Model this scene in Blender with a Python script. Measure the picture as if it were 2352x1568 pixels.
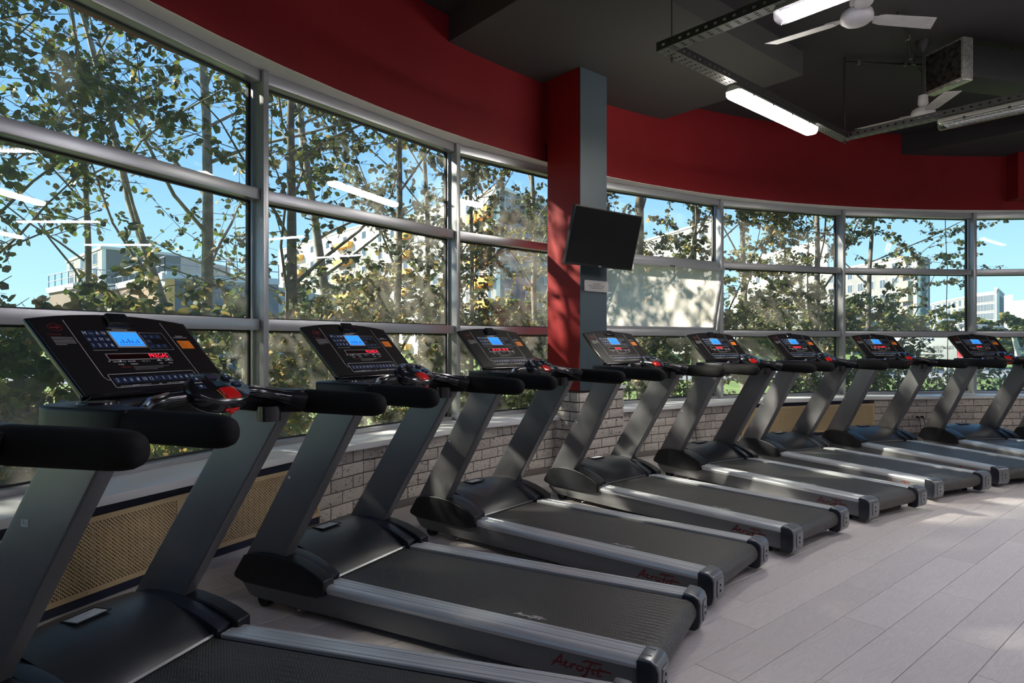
import bpy, bmesh, math, random
import numpy as np
from mathutils import Matrix, Vector
for _o in list(bpy.data.objects): bpy.data.objects.remove(_o)
random.seed(7); rng = np.random.default_rng(11)
D = bpy.data; COL = bpy.context.scene.collection; SC = bpy.context.scene
PI = math.pi; R = math.radians
# ------------------------------------------------------------------ camera, sky, sun, exposure
F, HY, HC = 1499.4, 787.0, 1.42
cd = D.cameras.new('camera'); cam = D.objects.new('camera', cd); COL.objects.link(cam)
cam.location = (0, 0, HC); cam.rotation_euler = (PI/2, 0, 0)
cd.sensor_width = 36; cd.lens = 36*F/2352; cd.shift_y = (HY-784)/2352; cd.clip_start = .02; cd.clip_end = 600
SC.camera = cam
SC.view_settings.view_transform = 'Standard'; SC.view_settings.look = 'None'
SC.view_settings.gamma = 1; SC.view_settings.use_curve_mapping = False; SC.view_settings.exposure = 0.5
w = D.worlds.new('sky'); SC.world = w; w.use_nodes = True; nt = w.node_tree; nt.nodes.clear()
_tc = nt.nodes.new('ShaderNodeTexCoord'); _sx = nt.nodes.new('ShaderNodeSeparateXYZ'); _cr = nt.nodes.new('ShaderNodeValToRGB')
_bg = nt.nodes.new('ShaderNodeBackground'); _ow = nt.nodes.new('ShaderNodeOutputWorld')
nt.links.new(_tc.outputs['Generated'], _sx.inputs[0]); nt.links.new(_sx.outputs['Z'], _cr.inputs[0])
nt.links.new(_cr.outputs[0], _bg.inputs[0]); nt.links.new(_bg.outputs[0], _ow.inputs[0])
_e = _cr.color_ramp.elements
_e[0].position = 0.0; _e[0].color = (.50, .72, .88, 1); _e[1].position = 1.0; _e[1].color = (.10, .26, .58, 1)
for _p, _c in ((.08, (.40, .66, .90, 1)), (.25, (.22, .46, .80, 1)), (.5, (.14, .35, .70, 1))):
    _k = _e.new(_p); _k.color = _c
_bg.inputs[1].default_value = 1.3
SUN_AZ, SUN_EL = R(173), R(30)
sd = D.lights.new('sun', 'SUN'); sun = D.objects.new('sun', sd); COL.objects.link(sun)
sd.energy = 13.0; sd.angle = R(1.6); sd.color = (1, .90, .74)
sdir = Vector((math.cos(SUN_AZ)*math.cos(SUN_EL), math.sin(SUN_AZ)*math.cos(SUN_EL), math.sin(SUN_EL)))
sun.rotation_euler = sdir.to_track_quat('Z', 'Y').to_euler()
LAMP = 40.0                                  # emission of the lit strip lights
SC.cycles.max_bounces = 10; SC.cycles.diffuse_bounces = 5; SC.cycles.transparent_max_bounces = 24
SC.cycles.sample_clamp_indirect = 6.0; SC.cycles.use_denoising = True

# ------------------------------------------------------------------ materials
MATS = {}
def nodes_of(name):
    m = D.materials.new(name); m.use_nodes = True; MATS[name] = m
    b = m.node_tree.nodes['Principled BSDF']
    return m, m.node_tree, b
def mat(name, col, rough=.5, metal=0.0, spec=.5, noise=0, nscale=8, bump=0, bscale=60, coat=0, emit=None, es=0, vary=0):
    m, t, b = nodes_of(name)
    b.inputs['Base Color'].default_value = (*col, 1); b.inputs['Roughness'].default_value = rough
    b.inputs['Metallic'].default_value = metal; b.inputs['Specular IOR Level'].default_value = spec
    if coat: b.inputs['Coat Weight'].default_value = coat; b.inputs['Coat Roughness'].default_value = .08
    if emit: b.inputs['Emission Color'].default_value = (*emit, 1); b.inputs['Emission Strength'].default_value = es
    N = t.nodes.new; L = t.links.new
    if noise or bump:
        tc = N('ShaderNodeTexCoord')
    if noise:
        n = N('ShaderNodeTexNoise'); n.inputs['Scale'].default_value = nscale; n.inputs['Detail'].default_value = 5
        L(tc.outputs['Object'], n.inputs['Vector'])
        r = N('ShaderNodeMapRange'); r.inputs[1].default_value = .3; r.inputs[2].default_value = .7
        r.inputs[3].default_value = 1-noise; r.inputs[4].default_value = 1+noise
        L(n.outputs['Fac'], r.inputs[0])
        v = N('ShaderNodeVectorMath'); v.operation = 'SCALE'; v.inputs[0].default_value = col
        L(r.outputs[0], v.inputs['Scale']); L(v.outputs[0], b.inputs['Base Color'])
    if bump:
        n2 = N('ShaderNodeTexNoise'); n2.inputs['Scale'].default_value = bscale; n2.inputs['Detail'].default_value = 3
        L(tc.outputs['Object'], n2.inputs['Vector'])
        bp = N('ShaderNodeBump'); bp.inputs['Strength'].default_value = bump; bp.inputs['Distance'].default_value = .004
        L(n2.outputs['Fac'], bp.inputs['Height']); L(bp.outputs[0], b.inputs['Normal'])
    return m
mat('red_paint', (.20, .010, .013), .6, spec=.2, noise=.06, nscale=1.5, bump=.15, bscale=25)
mat('column_red', (.27, .010, .012), .5, spec=.25, noise=.05, nscale=2, bump=.1, bscale=25)
mat('slate_blue', (.040, .060, .076), .5, noise=.06, nscale=2, bump=.1, bscale=25)
mat('ceiling_paint', (.030, .027, .031), .7, noise=.12, nscale=.8)
mat('beam_paint', (.058, .056, .054), .7, noise=.10, nscale=.8)
mat('white_reveal', (.84, .81, .78), .55, noise=.05, nscale=3)
mat('room_wall', (.42, .40, .39), .7, noise=.04)
mat('mortar', (.085, .072, .06), .9, noise=.2, nscale=30)
mat('aluminium_frame', (.42, .43, .45), .32, metal=.55, noise=.03, nscale=4)
mat('frame_gasket', (.015, .015, .017), .5)
mat('sill_white', (.84, .85, .86), .28, noise=.02)
mat('baseboard_grey', (.17, .15, .14), .5, noise=.1, nscale=6)
mat('plinth_white', (.40, .40, .40), .5, noise=.1, nscale=9)
mat('navy_board', (.012, .018, .045), .5)
mat('grille_tan', (.64, .49, .29), .5, noise=.05)
mat('radiator_cream', (.52, .42, .27), .45)
mat('dark_backing', (.02, .016, .012), .9)
mat('tm_black', (.008, .009, .012), .42, spec=.32, bump=.12, bscale=700)
mat('tm_hood', (.020, .022, .027), .32, spec=.55, bump=.10, bscale=800)
mat('tm_foam', (.007, .007, .008), .75, spec=.18, bump=.2, bscale=900)
mat('tm_gloss', (.010, .010, .013), .16, spec=.6)
mat('tm_grey', (.15, .155, .16), .38, metal=.35, bump=.03, bscale=500)
mat('tm_upright', (.155, .155, .165), .36, metal=.4, bump=.02, bscale=500)
mat('tm_alu', (.56, .58, .61), .34, metal=.45)
mat('tm_groove', (.16, .17, .19), .4, metal=.6)
mat('tm_chrome', (.75, .75, .77), .12, metal=1.0)
mat('tm_cap', (.18, .19, .205), .28, metal=.5)
mat('tm_capside', (.010, .012, .022), .38)
mat('tm_navy', (.009, .012, .022), .36)
mat('tm_face', (.013, .012, .013), .24, spec=.6)
mat('key_blue', (.012, .028, .075), .35)
mat('print_white', (.95, .95, .97), .5)
mat('print_grey', (.38, .38, .38), .5)
mat('print_red', (.25, .010, .012), .5)
mat('print_green', (.03, .25, .06), .5)
mat('logo_red', (.13, .008, .010), .5)
mat('logo_white', (.62, .62, .62), .6)
mat('stop_red', (.62, .010, .010), .18, coat=.5)
mat('yellow_trim', (.85, .55, .03), .4)
mat('led_window', (.016, .002, .003), .2)
mat('led_red', (.8, .01, .03), .4, emit=(1, .02, .05), es=1.4)
mat('lcd_blue', (.02, .15, .6), .2, emit=(.03, .26, .95), es=.85)
mat('lcd_dark', (.02, .10, .35), .3, emit=(.02, .15, .7), es=.35)
mat('orange_label', (.85, .22, .02), .35, noise=.15, nscale=30)
mat('sticker', (.42, .43, .46), .3, noise=.25, nscale=60)
mat('sticker_purple', (.30, .26, .40), .3, noise=.5, nscale=50)
mat('rubber', (.012, .012, .012), .8)
mat('cable_black', (.008, .008, .008), .5)
mat('socket_cream', (.55, .50, .42), .4)
mat('tv_body', (.006, .006, .007), .3)
mat('tv_screen', (.004, .004, .004), .18, spec=.25)
mat('plaque', (.66, .62, .60), .35)
mat('plaque_ink', (.03, .03, .08), .5)
mat('tray_metal', (.13, .13, .125), .45, metal=.4, noise=.08)
mat('tray_dark', (.018, .018, .018), .6)
mat('lamp_housing', (.30, .29, .27), .5)
mat('lamp_reflector', (.6, .6, .6), .3, metal=.3)
mat('lamp_warm', (.9, .9, .9), .5, emit=(1, .95, .86), es=LAMP)
mat('lamp_cool', (.9, .9, .9), .5, emit=(.90, .88, 1), es=LAMP*1.6)
mat('lamp_off', (.55, .55, .55), .4)
mat('fan_white', (.42, .40, .40), .45, noise=.08, nscale=14)
mat('duct_foil', (.50, .50, .47), .3, metal=.8, noise=.4, nscale=35, bump=1, bscale=40)
mat('foil_dark', (.10, .095, .085), .28, metal=.85, noise=.7, nscale=22, bump=1, bscale=30)
mat('duct_black', (.011, .011, .012), .55, bump=.3, bscale=12)
mat('grass', (.13, .195, .035), .95, noise=.35, nscale=1.3, bump=.5, bscale=8)
mat('asphalt', (.22, .22, .23), .9, noise=.1)
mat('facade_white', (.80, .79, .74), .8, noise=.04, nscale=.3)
mat('facade_grey_and_shade', (.36, .37, .38), .8, noise=.05, nscale=.3)  # grey walls, and the shade painted on sides of white blocks
mat('facade_tan', (.62, .40, .22), .8, noise=.05, nscale=.3)
mat('facade_orange', (.75, .42, .14), .8, noise=.05, nscale=.3)
mat('balcony_orange', (.85, .42, .08), .7)
mat('balcony_brown', (.40, .35, .24), .7)
mat('far_window', (.07, .10, .13), .15)
mat('far_frame', (.6, .6, .58), .6)
mat('railing_steel', (.30, .32, .35), .4, metal=.5)
mat('sign_white', (.42, .43, .44), .5)
mat('sign_ink', (.03, .03, .035), .5)
mat('sign_blue', (.05, .16, .42), .5)
mat('sign_red', (.60, .03, .06), .5)
mat('sign_green', (.02, .25, .12), .5)
mat('sign_yellow', (.9, .6, .02), .5)
mat('pole_grey', (.45, .46, .46), .5)
mat('car_dark', (.03, .04, .05), .2, metal=.4, coat=.6)
mat('bark', (.16, .145, .12), .9, noise=.35, nscale=9, bump=.6, bscale=30)
mat('bark_pale', (.30, .29, .26), .9, noise=.35, nscale=9, bump=.5, bscale=25)
def leaf_mat(name, c1, c2):
    m, t, b = nodes_of(name); N = t.nodes.new; L = t.links.new
    g = N('ShaderNodeNewGeometry'); oi = N('ShaderNodeObjectInfo'); ad = N('ShaderNodeMath'); ad.operation = 'ADD'
    fr = N('ShaderNodeMath'); fr.operation = 'FRACT'
    L(g.outputs['Random Per Island'], ad.inputs[0]); L(oi.outputs['Random'], ad.inputs[1]); L(ad.outputs[0], fr.inputs[0])
    cr = N('ShaderNodeValToRGB'); cr.color_ramp.elements[0].color = (*c1, 1); cr.color_ramp.elements[1].color = (*c2, 1)
    L(fr.outputs[0], cr.inputs[0]); L(cr.outputs[0], b.inputs['Base Color']); b.inputs['Roughness'].default_value = .55
    tr = N('ShaderNodeBsdfTranslucent'); L(cr.outputs[0], tr.inputs[0]); mx = N('ShaderNodeMixShader'); mx.inputs[0].default_value = .42
    o = t.nodes['Material Output']; L(b.outputs[0], mx.inputs[1]); L(tr.outputs[0], mx.inputs[2]); L(mx.outputs[0], o.inputs[0])
leaf_mat('leaf_olive', (.045, .065, .03), (.14, .135, .07))
leaf_mat('leaf_green', (.06, .105, .025), (.22, .26, .07))
leaf_mat('leaf_gold', (.50, .34, .12), (.26, .26, .08))
leaf_mat('leaf_far', (.06, .09, .025), (.15, .17, .05))
def glass_mat(name, tint, haze=0.0):
    m, t, b = nodes_of(name); N = t.nodes.new; L = t.links.new; t.nodes.remove(b)
    lw = N('ShaderNodeLayerWeight'); lw.inputs[0].default_value = .5
    pw = N('ShaderNodeMath'); pw.operation = 'POWER'; pw.inputs[1].default_value = 5; L(lw.outputs['Facing'], pw.inputs[0])
    mr = N('ShaderNodeMapRange'); mr.inputs[3].default_value = .055; mr.inputs[4].default_value = 1; L(pw.outputs[0], mr.inputs[0])
    tr = N('ShaderNodeBsdfTransparent'); tr.inputs[0].default_value = (*tint, 1)
    gl = N('ShaderNodeBsdfGlossy'); gl.inputs['Roughness'].default_value = .01
    mx = N('ShaderNodeMixShader'); L(mr.outputs[0], mx.inputs[0]); L(tr.outputs[0], mx.inputs[1]); L(gl.outputs[0], mx.inputs[2])
    o = t.nodes['Material Output']
    if haze:
        di = N('ShaderNodeBsdfTranslucent'); di.inputs[0].default_value = (.95, .93, .88, 1)
        m2 = N('ShaderNodeMixShader'); m2.inputs[0].default_value = haze
        L(mx.outputs[0], m2.inputs[1]); L(di.outputs[0], m2.inputs[2]); L(m2.outputs[0], o.inputs[0])
    else: L(mx.outputs[0], o.inputs[0])
glass_mat('window_glass', (.93, .96, .96), .035)
glass_mat('hazy_glass', (.97, .97, .95), .46)  # strong haze mixed into the open sash pane to brighten it
glass_mat('lamp_cover', (.93, .93, .95), .06)
def brick_mat():
    m, t, b = nodes_of('brick_face'); N = t.nodes.new; L = t.links.new
    tc = N('ShaderNodeTexCoord'); oi = N('ShaderNodeObjectInfo')
    ad = N('ShaderNodeVectorMath'); ad.operation = 'ADD'; sc = N('ShaderNodeVectorMath'); sc.operation = 'SCALE'; sc.inputs['Scale'].default_value = 1
    L(oi.outputs['Location'], sc.inputs[0]); L(tc.outputs['Object'], ad.inputs[0]); L(sc.outputs[0], ad.inputs[1])
    mp = N('ShaderNodeMapping'); mp.inputs['Scale'].default_value = (1, 1, 1.6); mp.inputs['Rotation'].default_value = (.5, .6, 0); L(ad.outputs[0], mp.inputs[0])
    n = N('ShaderNodeTexNoise'); n.inputs['Scale'].default_value = 34; n.inputs['Detail'].default_value = 3; n.inputs['Distortion'].default_value = 1.2; L(mp.outputs[0], n.inputs['Vector'])
    cr = N('ShaderNodeValToRGB'); e = cr.color_ramp.elements
    e[0].position = .335; e[0].color = (.12, .10, .085, 1); e[1].position = .40; e[1].color = (.58, .53, .49, 1)
    L(n.outputs['Fac'], cr.inputs[0])
    rr = N('ShaderNodeMapRange'); rr.inputs[3].default_value = .82; rr.inputs[4].default_value = 1.12; L(oi.outputs['Random'], rr.inputs[0])
    vs = N('ShaderNodeVectorMath'); vs.operation = 'SCALE'; L(cr.outputs[0], vs.inputs[0]); L(rr.outputs[0], vs.inputs['Scale'])
    L(vs.outputs[0], b.inputs['Base Color']); b.inputs['Roughness'].default_value = .8
    bp = N('ShaderNodeBump'); bp.inputs['Strength'].default_value = .7; bp.inputs['Distance'].default_value = .004
    L(cr.outputs[0], bp.inputs['Height']); L(bp.outputs[0], b.inputs['Normal'])
brick_mat()
def plank_mat():
    m, t, b = nodes_of('floor_plank'); N = t.nodes.new; L = t.links.new
    tc = N('ShaderNodeTexCoord'); oi = N('ShaderNodeObjectInfo'); g = N('ShaderNodeNewGeometry')
    s = N('ShaderNodeMath'); s.operation = 'ADD'; L(oi.outputs['Random'], s.inputs[0]); L(g.outputs['Random Per Island'], s.inputs[1])
    fr = N('ShaderNodeMath'); fr.operation = 'FRACT'; L(s.outputs[0], fr.inputs[0])
    sc = N('ShaderNodeMath'); sc.operation = 'MULTIPLY'; sc.inputs[1].default_value = 37; L(fr.outputs[0], sc.inputs[0])
    ad = N('ShaderNodeVectorMath'); ad.operation = 'ADD'; L(tc.outputs['Object'], ad.inputs[0]); L(sc.outputs[0], ad.inputs[1])
    mp = N('ShaderNodeMapping'); mp.inputs['Scale'].default_value = (1.3, 9, 1); L(ad.outputs[0], mp.inputs[0])
    n = N('ShaderNodeTexNoise'); n.inputs['Scale'].default_value = 1.6; n.inputs['Detail'].default_value = 4; n.inputs['Distortion'].default_value = 1.2; L(mp.outputs[0], n.inputs['Vector'])
    wv = N('ShaderNodeMath'); wv.operation = 'MULTIPLY'; wv.inputs[1].default_value = 70; L(n.outputs['Fac'], wv.inputs[0])
    sn = N('ShaderNodeMath'); sn.operation = 'SINE'; L(wv.outputs[0], sn.inputs[0])
    mr = N('ShaderNodeMapRange'); mr.inputs[1].default_value = -1; mr.inputs[2].default_value = 1; mr.inputs[3].default_value = .93; mr.inputs[4].default_value = 1.03; L(sn.outputs[0], mr.inputs[0])
    pr = N('ShaderNodeMapRange'); pr.inputs[3].default_value = .93; pr.inputs[4].default_value = 1.06; L(fr.outputs[0], pr.inputs[0])
    mu = N('ShaderNodeMath'); mu.operation = 'MULTIPLY'; L(mr.outputs[0], mu.inputs[0]); L(pr.outputs[0], mu.inputs[1])
    vs = N('ShaderNodeVectorMath'); vs.operation = 'SCALE'; vs.inputs[0].default_value = (.55, .51, .51); L(mu.outputs[0], vs.inputs['Scale'])
    L(vs.outputs[0], b.inputs['Base Color']); b.inputs['Roughness'].default_value = .36; b.inputs['Specular IOR Level'].default_value = .45
    bp = N('ShaderNodeBump'); bp.inputs['Strength'].default_value = .12; bp.inputs['Distance'].default_value = .002
    L(sn.outputs[0], bp.inputs['Height']); L(bp.outputs[0], b.inputs['Normal'])
plank_mat()
def belt_mat():
    m, t, b = nodes_of('belt_rubber'); N = t.nodes.new; L = t.links.new
    tc = N('ShaderNodeTexCoord'); sx = N('ShaderNodeSeparateXYZ'); L(tc.outputs['UV'], sx.inputs[0])
    pp = N('ShaderNodeMath'); pp.operation = 'PINGPONG'; pp.inputs[1].default_value = .016; L(sx.outputs['Y'], pp.inputs[0])
    ad = N('ShaderNodeMath'); ad.operation = 'ADD'; L(sx.outputs['X'], ad.inputs[0]); L(pp.outputs[0], ad.inputs[1])
    mu = N('ShaderNodeMath'); mu.operation = 'MULTIPLY'; mu.inputs[1].default_value = 2*PI/.0145; L(ad.outputs[0], mu.inputs[0])
    sn = N('ShaderNodeMath'); sn.operation = 'SINE'; L(mu.outputs[0], sn.inputs[0])
    cr = N('ShaderNodeMapRange'); cr.inputs[1].default_value = -1; cr.inputs[2].default_value = 1; cr.inputs[3].default_value = .30; cr.inputs[4].default_value = 1.9; L(sn.outputs[0], cr.inputs[0])
    vs = N('ShaderNodeVectorMath'); vs.operation = 'SCALE'; vs.inputs[0].default_value = (.036, .034, .032); L(cr.outputs[0], vs.inputs['Scale'])
    L(vs.outputs[0], b.inputs['Base Color']); b.inputs['Roughness'].default_value = .42
    bp = N('ShaderNodeBump'); bp.inputs['Strength'].default_value = .35; bp.inputs['Distance'].default_value = .002
    L(sn.outputs[0], bp.inputs['Height']); L(bp.outputs[0], b.inputs['Normal'])
belt_mat()

# ------------------------------------------------------------------ mesh builder
class MB:
    def __init__(s): s.v = []; s.f = []; s.m = []; s.k = 0; s.M = Matrix.Identity(4)
    def add(s, vs, fs, k=None):
        o = len(s.v); M = s.M; s.v += [tuple(M @ Vector(p)) for p in vs]
        for q in fs: s.f.append(tuple(i+o for i in q)); s.m.append(s.k if k is None else k)
    def box(s, a, b, k=None):
        x0, y0, z0 = a; x1, y1, z1 = b
        s.add([(x0,y0,z0),(x1,y0,z0),(x1,y1,z0),(x0,y1,z0),(x0,y0,z1),(x1,y0,z1),(x1,y1,z1),(x0,y1,z1)],
              [(3,2,1,0),(4,5,6,7),(0,1,5,4),(1,2,6,5),(2,3,7,6),(3,0,4,7)], k)
    def bar(s, p, q, wd, ht, up=(0,0,1), k=None):
        p = Vector(p); q = Vector(q); d = (q-p).normalized(); u = Vector(up)
        x = d.cross(u); x = x.normalized() if x.length > 1e-6 else Vector((1,0,0)); y = x.cross(d)
        c = [x*a*wd/2+y*b*ht/2 for a, b in ((-1,-1),(1,-1),(1,1),(-1,1))]
        s.add([p+i for i in c]+[q+i for i in c], [(3,2,1,0),(4,5,6,7),(0,1,5,4),(1,2,6,5),(2,3,7,6),(3,0,4,7)], k)
    def prism(s, poly, a, b, axis=1, k=None, cap=True):        # poly: 2D points in the plane of the other two axes
        n = len(poly)
        def P(p, t):
            return (p[0], t, p[1]) if axis == 1 else ((t, p[0], p[1]) if axis == 0 else (p[0], p[1], t))
        s.add([P(p, a) for p in poly]+[P(p, b) for p in poly],
              [(i, (i+1) % n, (i+1) % n+n, i+n) for i in range(n)]+([tuple(range(n))[::-1], tuple(range(n, 2*n))] if cap else []), k)
    def tube(s, pts, r, seg=10, k=None, cap=True, sq=(1, 1)):
        pts = [Vector(p) for p in pts]; n = len(pts); rr = r if hasattr(r, '__len__') else [r]*n
        vs = []; ref = None
        for i in range(n):
            d = (pts[min(i+1, n-1)]-pts[max(i-1, 0)]); d = d.normalized() if d.length > 1e-9 else Vector((0,0,1))
            if ref is None:
                ref = Vector((0,0,1)) if abs(d.z) < .9 else Vector((1,0,0))
            x = d.cross(ref).normalized(); y = x.cross(d).normalized(); ref = y
            for j in range(seg):
                a = 2*PI*j/seg; vs.append(pts[i]+x*math.cos(a)*rr[i]*sq[0]+y*math.sin(a)*rr[i]*sq[1])
        fs = [(i*seg+j, i*seg+(j+1) % seg, (i+1)*seg+(j+1) % seg, (i+1)*seg+j) for i in range(n-1) for j in range(seg)]
        if cap: fs += [tuple(range(seg))[::-1], tuple(range((n-1)*seg, n*seg))]
        s.add(vs, fs, k)
    def cyl(s, p, q, r, seg=16, k=None): s.tube([p, q], r, seg, k)
    def lathe(s, prof, seg=20, k=None):                      # (r, z) about local z
        n = len(prof); vs = [(r*math.cos(2*PI*j/seg), r*math.sin(2*PI*j/seg), z) for r, z in prof for j in range(seg)]
        fs = [(i*seg+j, i*seg+(j+1) % seg, (i+1)*seg+(j+1) % seg, (i+1)*seg+j) for i in range(n-1) for j in range(seg)]
        s.add(vs, fs+[tuple(range(seg))[::-1], tuple(range((n-1)*seg, n*seg))], k)
    def loft(s, loops, k=None, cap=True, closed=True):
        n = len(loops[0]); vs = [p for l in loops for p in l]; e = n if closed else n-1
        fs = [(i*n+j, i*n+(j+1) % n, (i+1)*n+(j+1) % n, (i+1)*n+j) for i in range(len(loops)-1) for j in range(e)]
        if cap: fs += [tuple(range(n))[::-1], tuple(range((len(loops)-1)*n, len(loops)*n))]
        s.add(vs, fs, k)
    def mesh(s, me, M, k):
        o = s.M; s.M = o @ M
        s.add([v.co for v in me.vertices], [tuple(p.vertices) for p in me.polygons], k); s.M = o
    def ribbon(s, pts, wd, z, k=None, plane='xy'):           # flat stroke of width wd (list or value), lying at height z
        n = len(pts); ww = wd if hasattr(wd, '__len__') else [wd]*n; L = []; Rr = []
        for i in range(n):
            a = pts[max(i-1, 0)]; b = pts[min(i+1, n-1)]; dx, dy = b[0]-a[0], b[1]-a[1]; l = math.hypot(dx, dy) or 1
            nx, ny = -dy/l*ww[i]/2, dx/l*ww[i]/2
            L.append((pts[i][0]+nx, pts[i][1]+ny, z)); Rr.append((pts[i][0]-nx, pts[i][1]-ny, z))
        s.add(L+Rr, [(i, n+i, n+i+1, i+1) for i in range(n-1)], k)
    def data(s, name, mats, bevel=0, smooth=38, seg=2):
        me = D.meshes.new(name); me.from_pydata([tuple(p) for p in s.v], [], s.f)
        for mm in (mats if isinstance(mats, (list, tuple)) else [mats]): me.materials.append(MATS[mm])
        me.polygons.foreach_set('material_index', s.m); me.update()
        bm = bmesh.new(); bm.from_mesh(me); bmesh.ops.recalc_face_normals(bm, faces=bm.faces)
        if bevel:
            es = [e for e in bm.edges if len(e.link_faces) == 2 and e.calc_face_angle(0) > R(28)]
            bmesh.ops.bevel(bm, geom=es, offset=bevel, segments=seg, affect='EDGES', profile=.6, clamp_overlap=True)
        bm.to_mesh(me); bm.free()
        if smooth: me.shade_smooth(); me.set_sharp_from_angle(angle=R(smooth))
        return me
    def build(s, name, mats, parent=None, **kw):
        o = D.objects.new(name, s.data(name, mats, **kw)); COL.objects.link(o)
        if parent: o.parent = parent
        return o
def tag(o, label=None, cat=None, group=None, kind=None):
    if label: o['label'] = label
    if cat: o['category'] = cat
    if group: o['group'] = group
    if kind: o['kind'] = kind
    return o
def empty(name, loc=(0,0,0), rz=0, label=None, cat=None, group=None, kind=None, parent=None):
    o = D.objects.new(name, None); COL.objects.link(o); o.location = loc; o.rotation_euler = (0, 0, rz); o.empty_display_size = .1
    if parent: o.parent = parent
    return tag(o, label, cat, group, kind)
def link(me, name, parent=None, loc=(0,0,0), rz=0, M=None):
    o = D.objects.new(name, me); COL.objects.link(o)
    if parent: o.parent = parent
    if M is not None: o.matrix_local = M
    else: o.location = loc; o.rotation_euler = (0, 0, rz)
    return o
def children(o): return [c for c in D.objects if c.parent == o]
def copy_tree(o, parent=None, kids=None):
    c = o.copy(); COL.objects.link(c); c.parent = parent
    for ch in kids.get(o.name, []): copy_tree(ch, c, kids)
    return c
_tx = {}
def text_mesh(txt, size=1.0, align='CENTER', res=2):
    key = (txt, size, align)
    if key in _tx: return _tx[key]
    cu = D.curves.new('lettering', 'FONT'); cu.body = txt; cu.size = size; cu.align_x = align; cu.align_y = 'CENTER'; cu.resolution_u = res
    ob = D.objects.new('lettering', cu); COL.objects.link(ob)
    dg = bpy.context.evaluated_depsgraph_get(); me = D.meshes.new_from_object(ob.evaluated_get(dg))
    D.objects.remove(ob); D.curves.remove(cu); _tx[key] = me
    return me
def T(x, y, z): return Matrix.Translation((x, y, z))
def at(px, py, z=None, Y=None):                              # point of the place behind a pixel, at a height or a depth
    if Y is None: Y = F*(z-HC)/(HY-py)
    if z is None: z = HC+(HY-py)*Y/F
    return Vector(((px-1176)/F*Y, Y, z))

# ------------------------------------------------------------------ the room shell
CX, CY = 7.51, -.49; RG = 10.83                              # centre and radius of the curved glazing (front of mullions)
def pol(a, r, z=None):
    x, y = CX+r*math.cos(R(a)), CY+r*math.sin(R(a)); return (x, y) if z is None else (x, y, z)
MA = lambda k: 149.9-11.8*(k-1)                              # angle of mullion k
ZS, ZT, ZW = .62, 3.485, 4.63                                # sill top, head of windows, ceiling
E1 = Vector((math.cos(R(40.5)), math.sin(R(40.5)), 0)); E2 = Vector((-E1.y, E1.x, 0))
def ring(mb, a0, a1, r0, r1, z0, z1, n=1, k=None):
    for i in range(n):
        b0 = a0+(a1-a0)*i/n; b1 = a0+(a1-a0)*(i+1)/n
        mb.prism([pol(b0, r0), pol(b1, r0), pol(b1, r1), pol(b0, r1)], z0, z1, axis=2, k=k)
A_L, A_R = 206.5, 57.5
# floor: planks of laminate, running along E1
def clip(poly, a, b):                                        # keep the part of poly left of line a->b
    out = []; n = len(poly)
    f = lambda p: (b[0]-a[0])*(p[1]-a[1])-(b[1]-a[1])*(p[0]-a[0])
    for i in range(n):
        p, q = poly[i], poly[(i+1) % n]; fp, fq = f(p), f(q)
        if fp >= 0: out.append(p)
        if (fp >= 0) != (fq >= 0):
            t = fp/(fp-fq); out.append((p[0]+(q[0]-p[0])*t, p[1]+(q[1]-p[1])*t))
    return out
RF = 10.50
floor_lines = [(pol(a, RF), pol(a+4.9, RF)) for a in np.arange(53.2, 206, 4.9)]
floor_lines += [((-8, -5.2), (20, -5.2)), ((13.2, -8), (13.2, 12))]
fl = empty('floor', kind='structure', label='pale greyish pink laminate plank floor of the gym')
mb = MB(); mb.prism([(-3.5, -5.2), (13.2, -5.2), (13.2, 8.4), pol(75, 10.9), pol(95, 10.9), pol(115, 10.9), pol(135, 10.9), pol(155, 10.9), pol(175, 10.9), pol(195, 10.9)], -.25, -.010, axis=2)
mb.build('subfloor', 'dark_backing', fl, smooth=0)
PW, PL = .2085, 1.487
offs = {8: 3.02, 7: 3.98, 6: 3.508, 5: 4.268, 4: 3.646, 9: 3.30}
plank_std = MB(); plank_std.box((.0013, .0013, -.009), (PL-.0013, PW-.0013, 0)); plank_me = plank_std.data('plank', 'floor_plank', bevel=.0012, smooth=0, seg=1)
cands = []
for k in range(-45, 62):
    off = offs.get(k, (k*.613) % PL)
    for j in range(-14, 16):
        s0 = off+(j-3)*PL if k in offs else off+(j-2)*PL
        c = E1*(s0+PL/2)+E2*((k+.5)*PW+.002)
        if not (-7 < c.x < 14.5 and -6.5 < c.y < 12): continue
        p4 = [E1*s0+E2*(k*PW+.002), E1*(s0+PL)+E2*(k*PW+.002), E1*(s0+PL)+E2*((k+1)*PW+.002), E1*s0+E2*((k+1)*PW+.002)]
        p4 = [(p.x, p.y) for p in p4]; q = p4
        for a, b in floor_lines:
            q = clip(q, a, b)
            if len(q) < 3: break
        if len(q) < 3: continue
        ar = abs(sum(q[i][0]*q[(i+1) % len(q)][1]-q[(i+1) % len(q)][0]*q[i][1] for i in range(len(q))))/2
        if ar < .004: continue
        full = ar > PW*PL*.999
        vis = c.y > 1.2 and abs(c.x)/c.y < .95
        cands.append((0 if vis else 1, c.length, s0, k, q, full))
cands.sort(key=lambda t: (t[0], t[1])); rest = MB(); n_ind = 0
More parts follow.
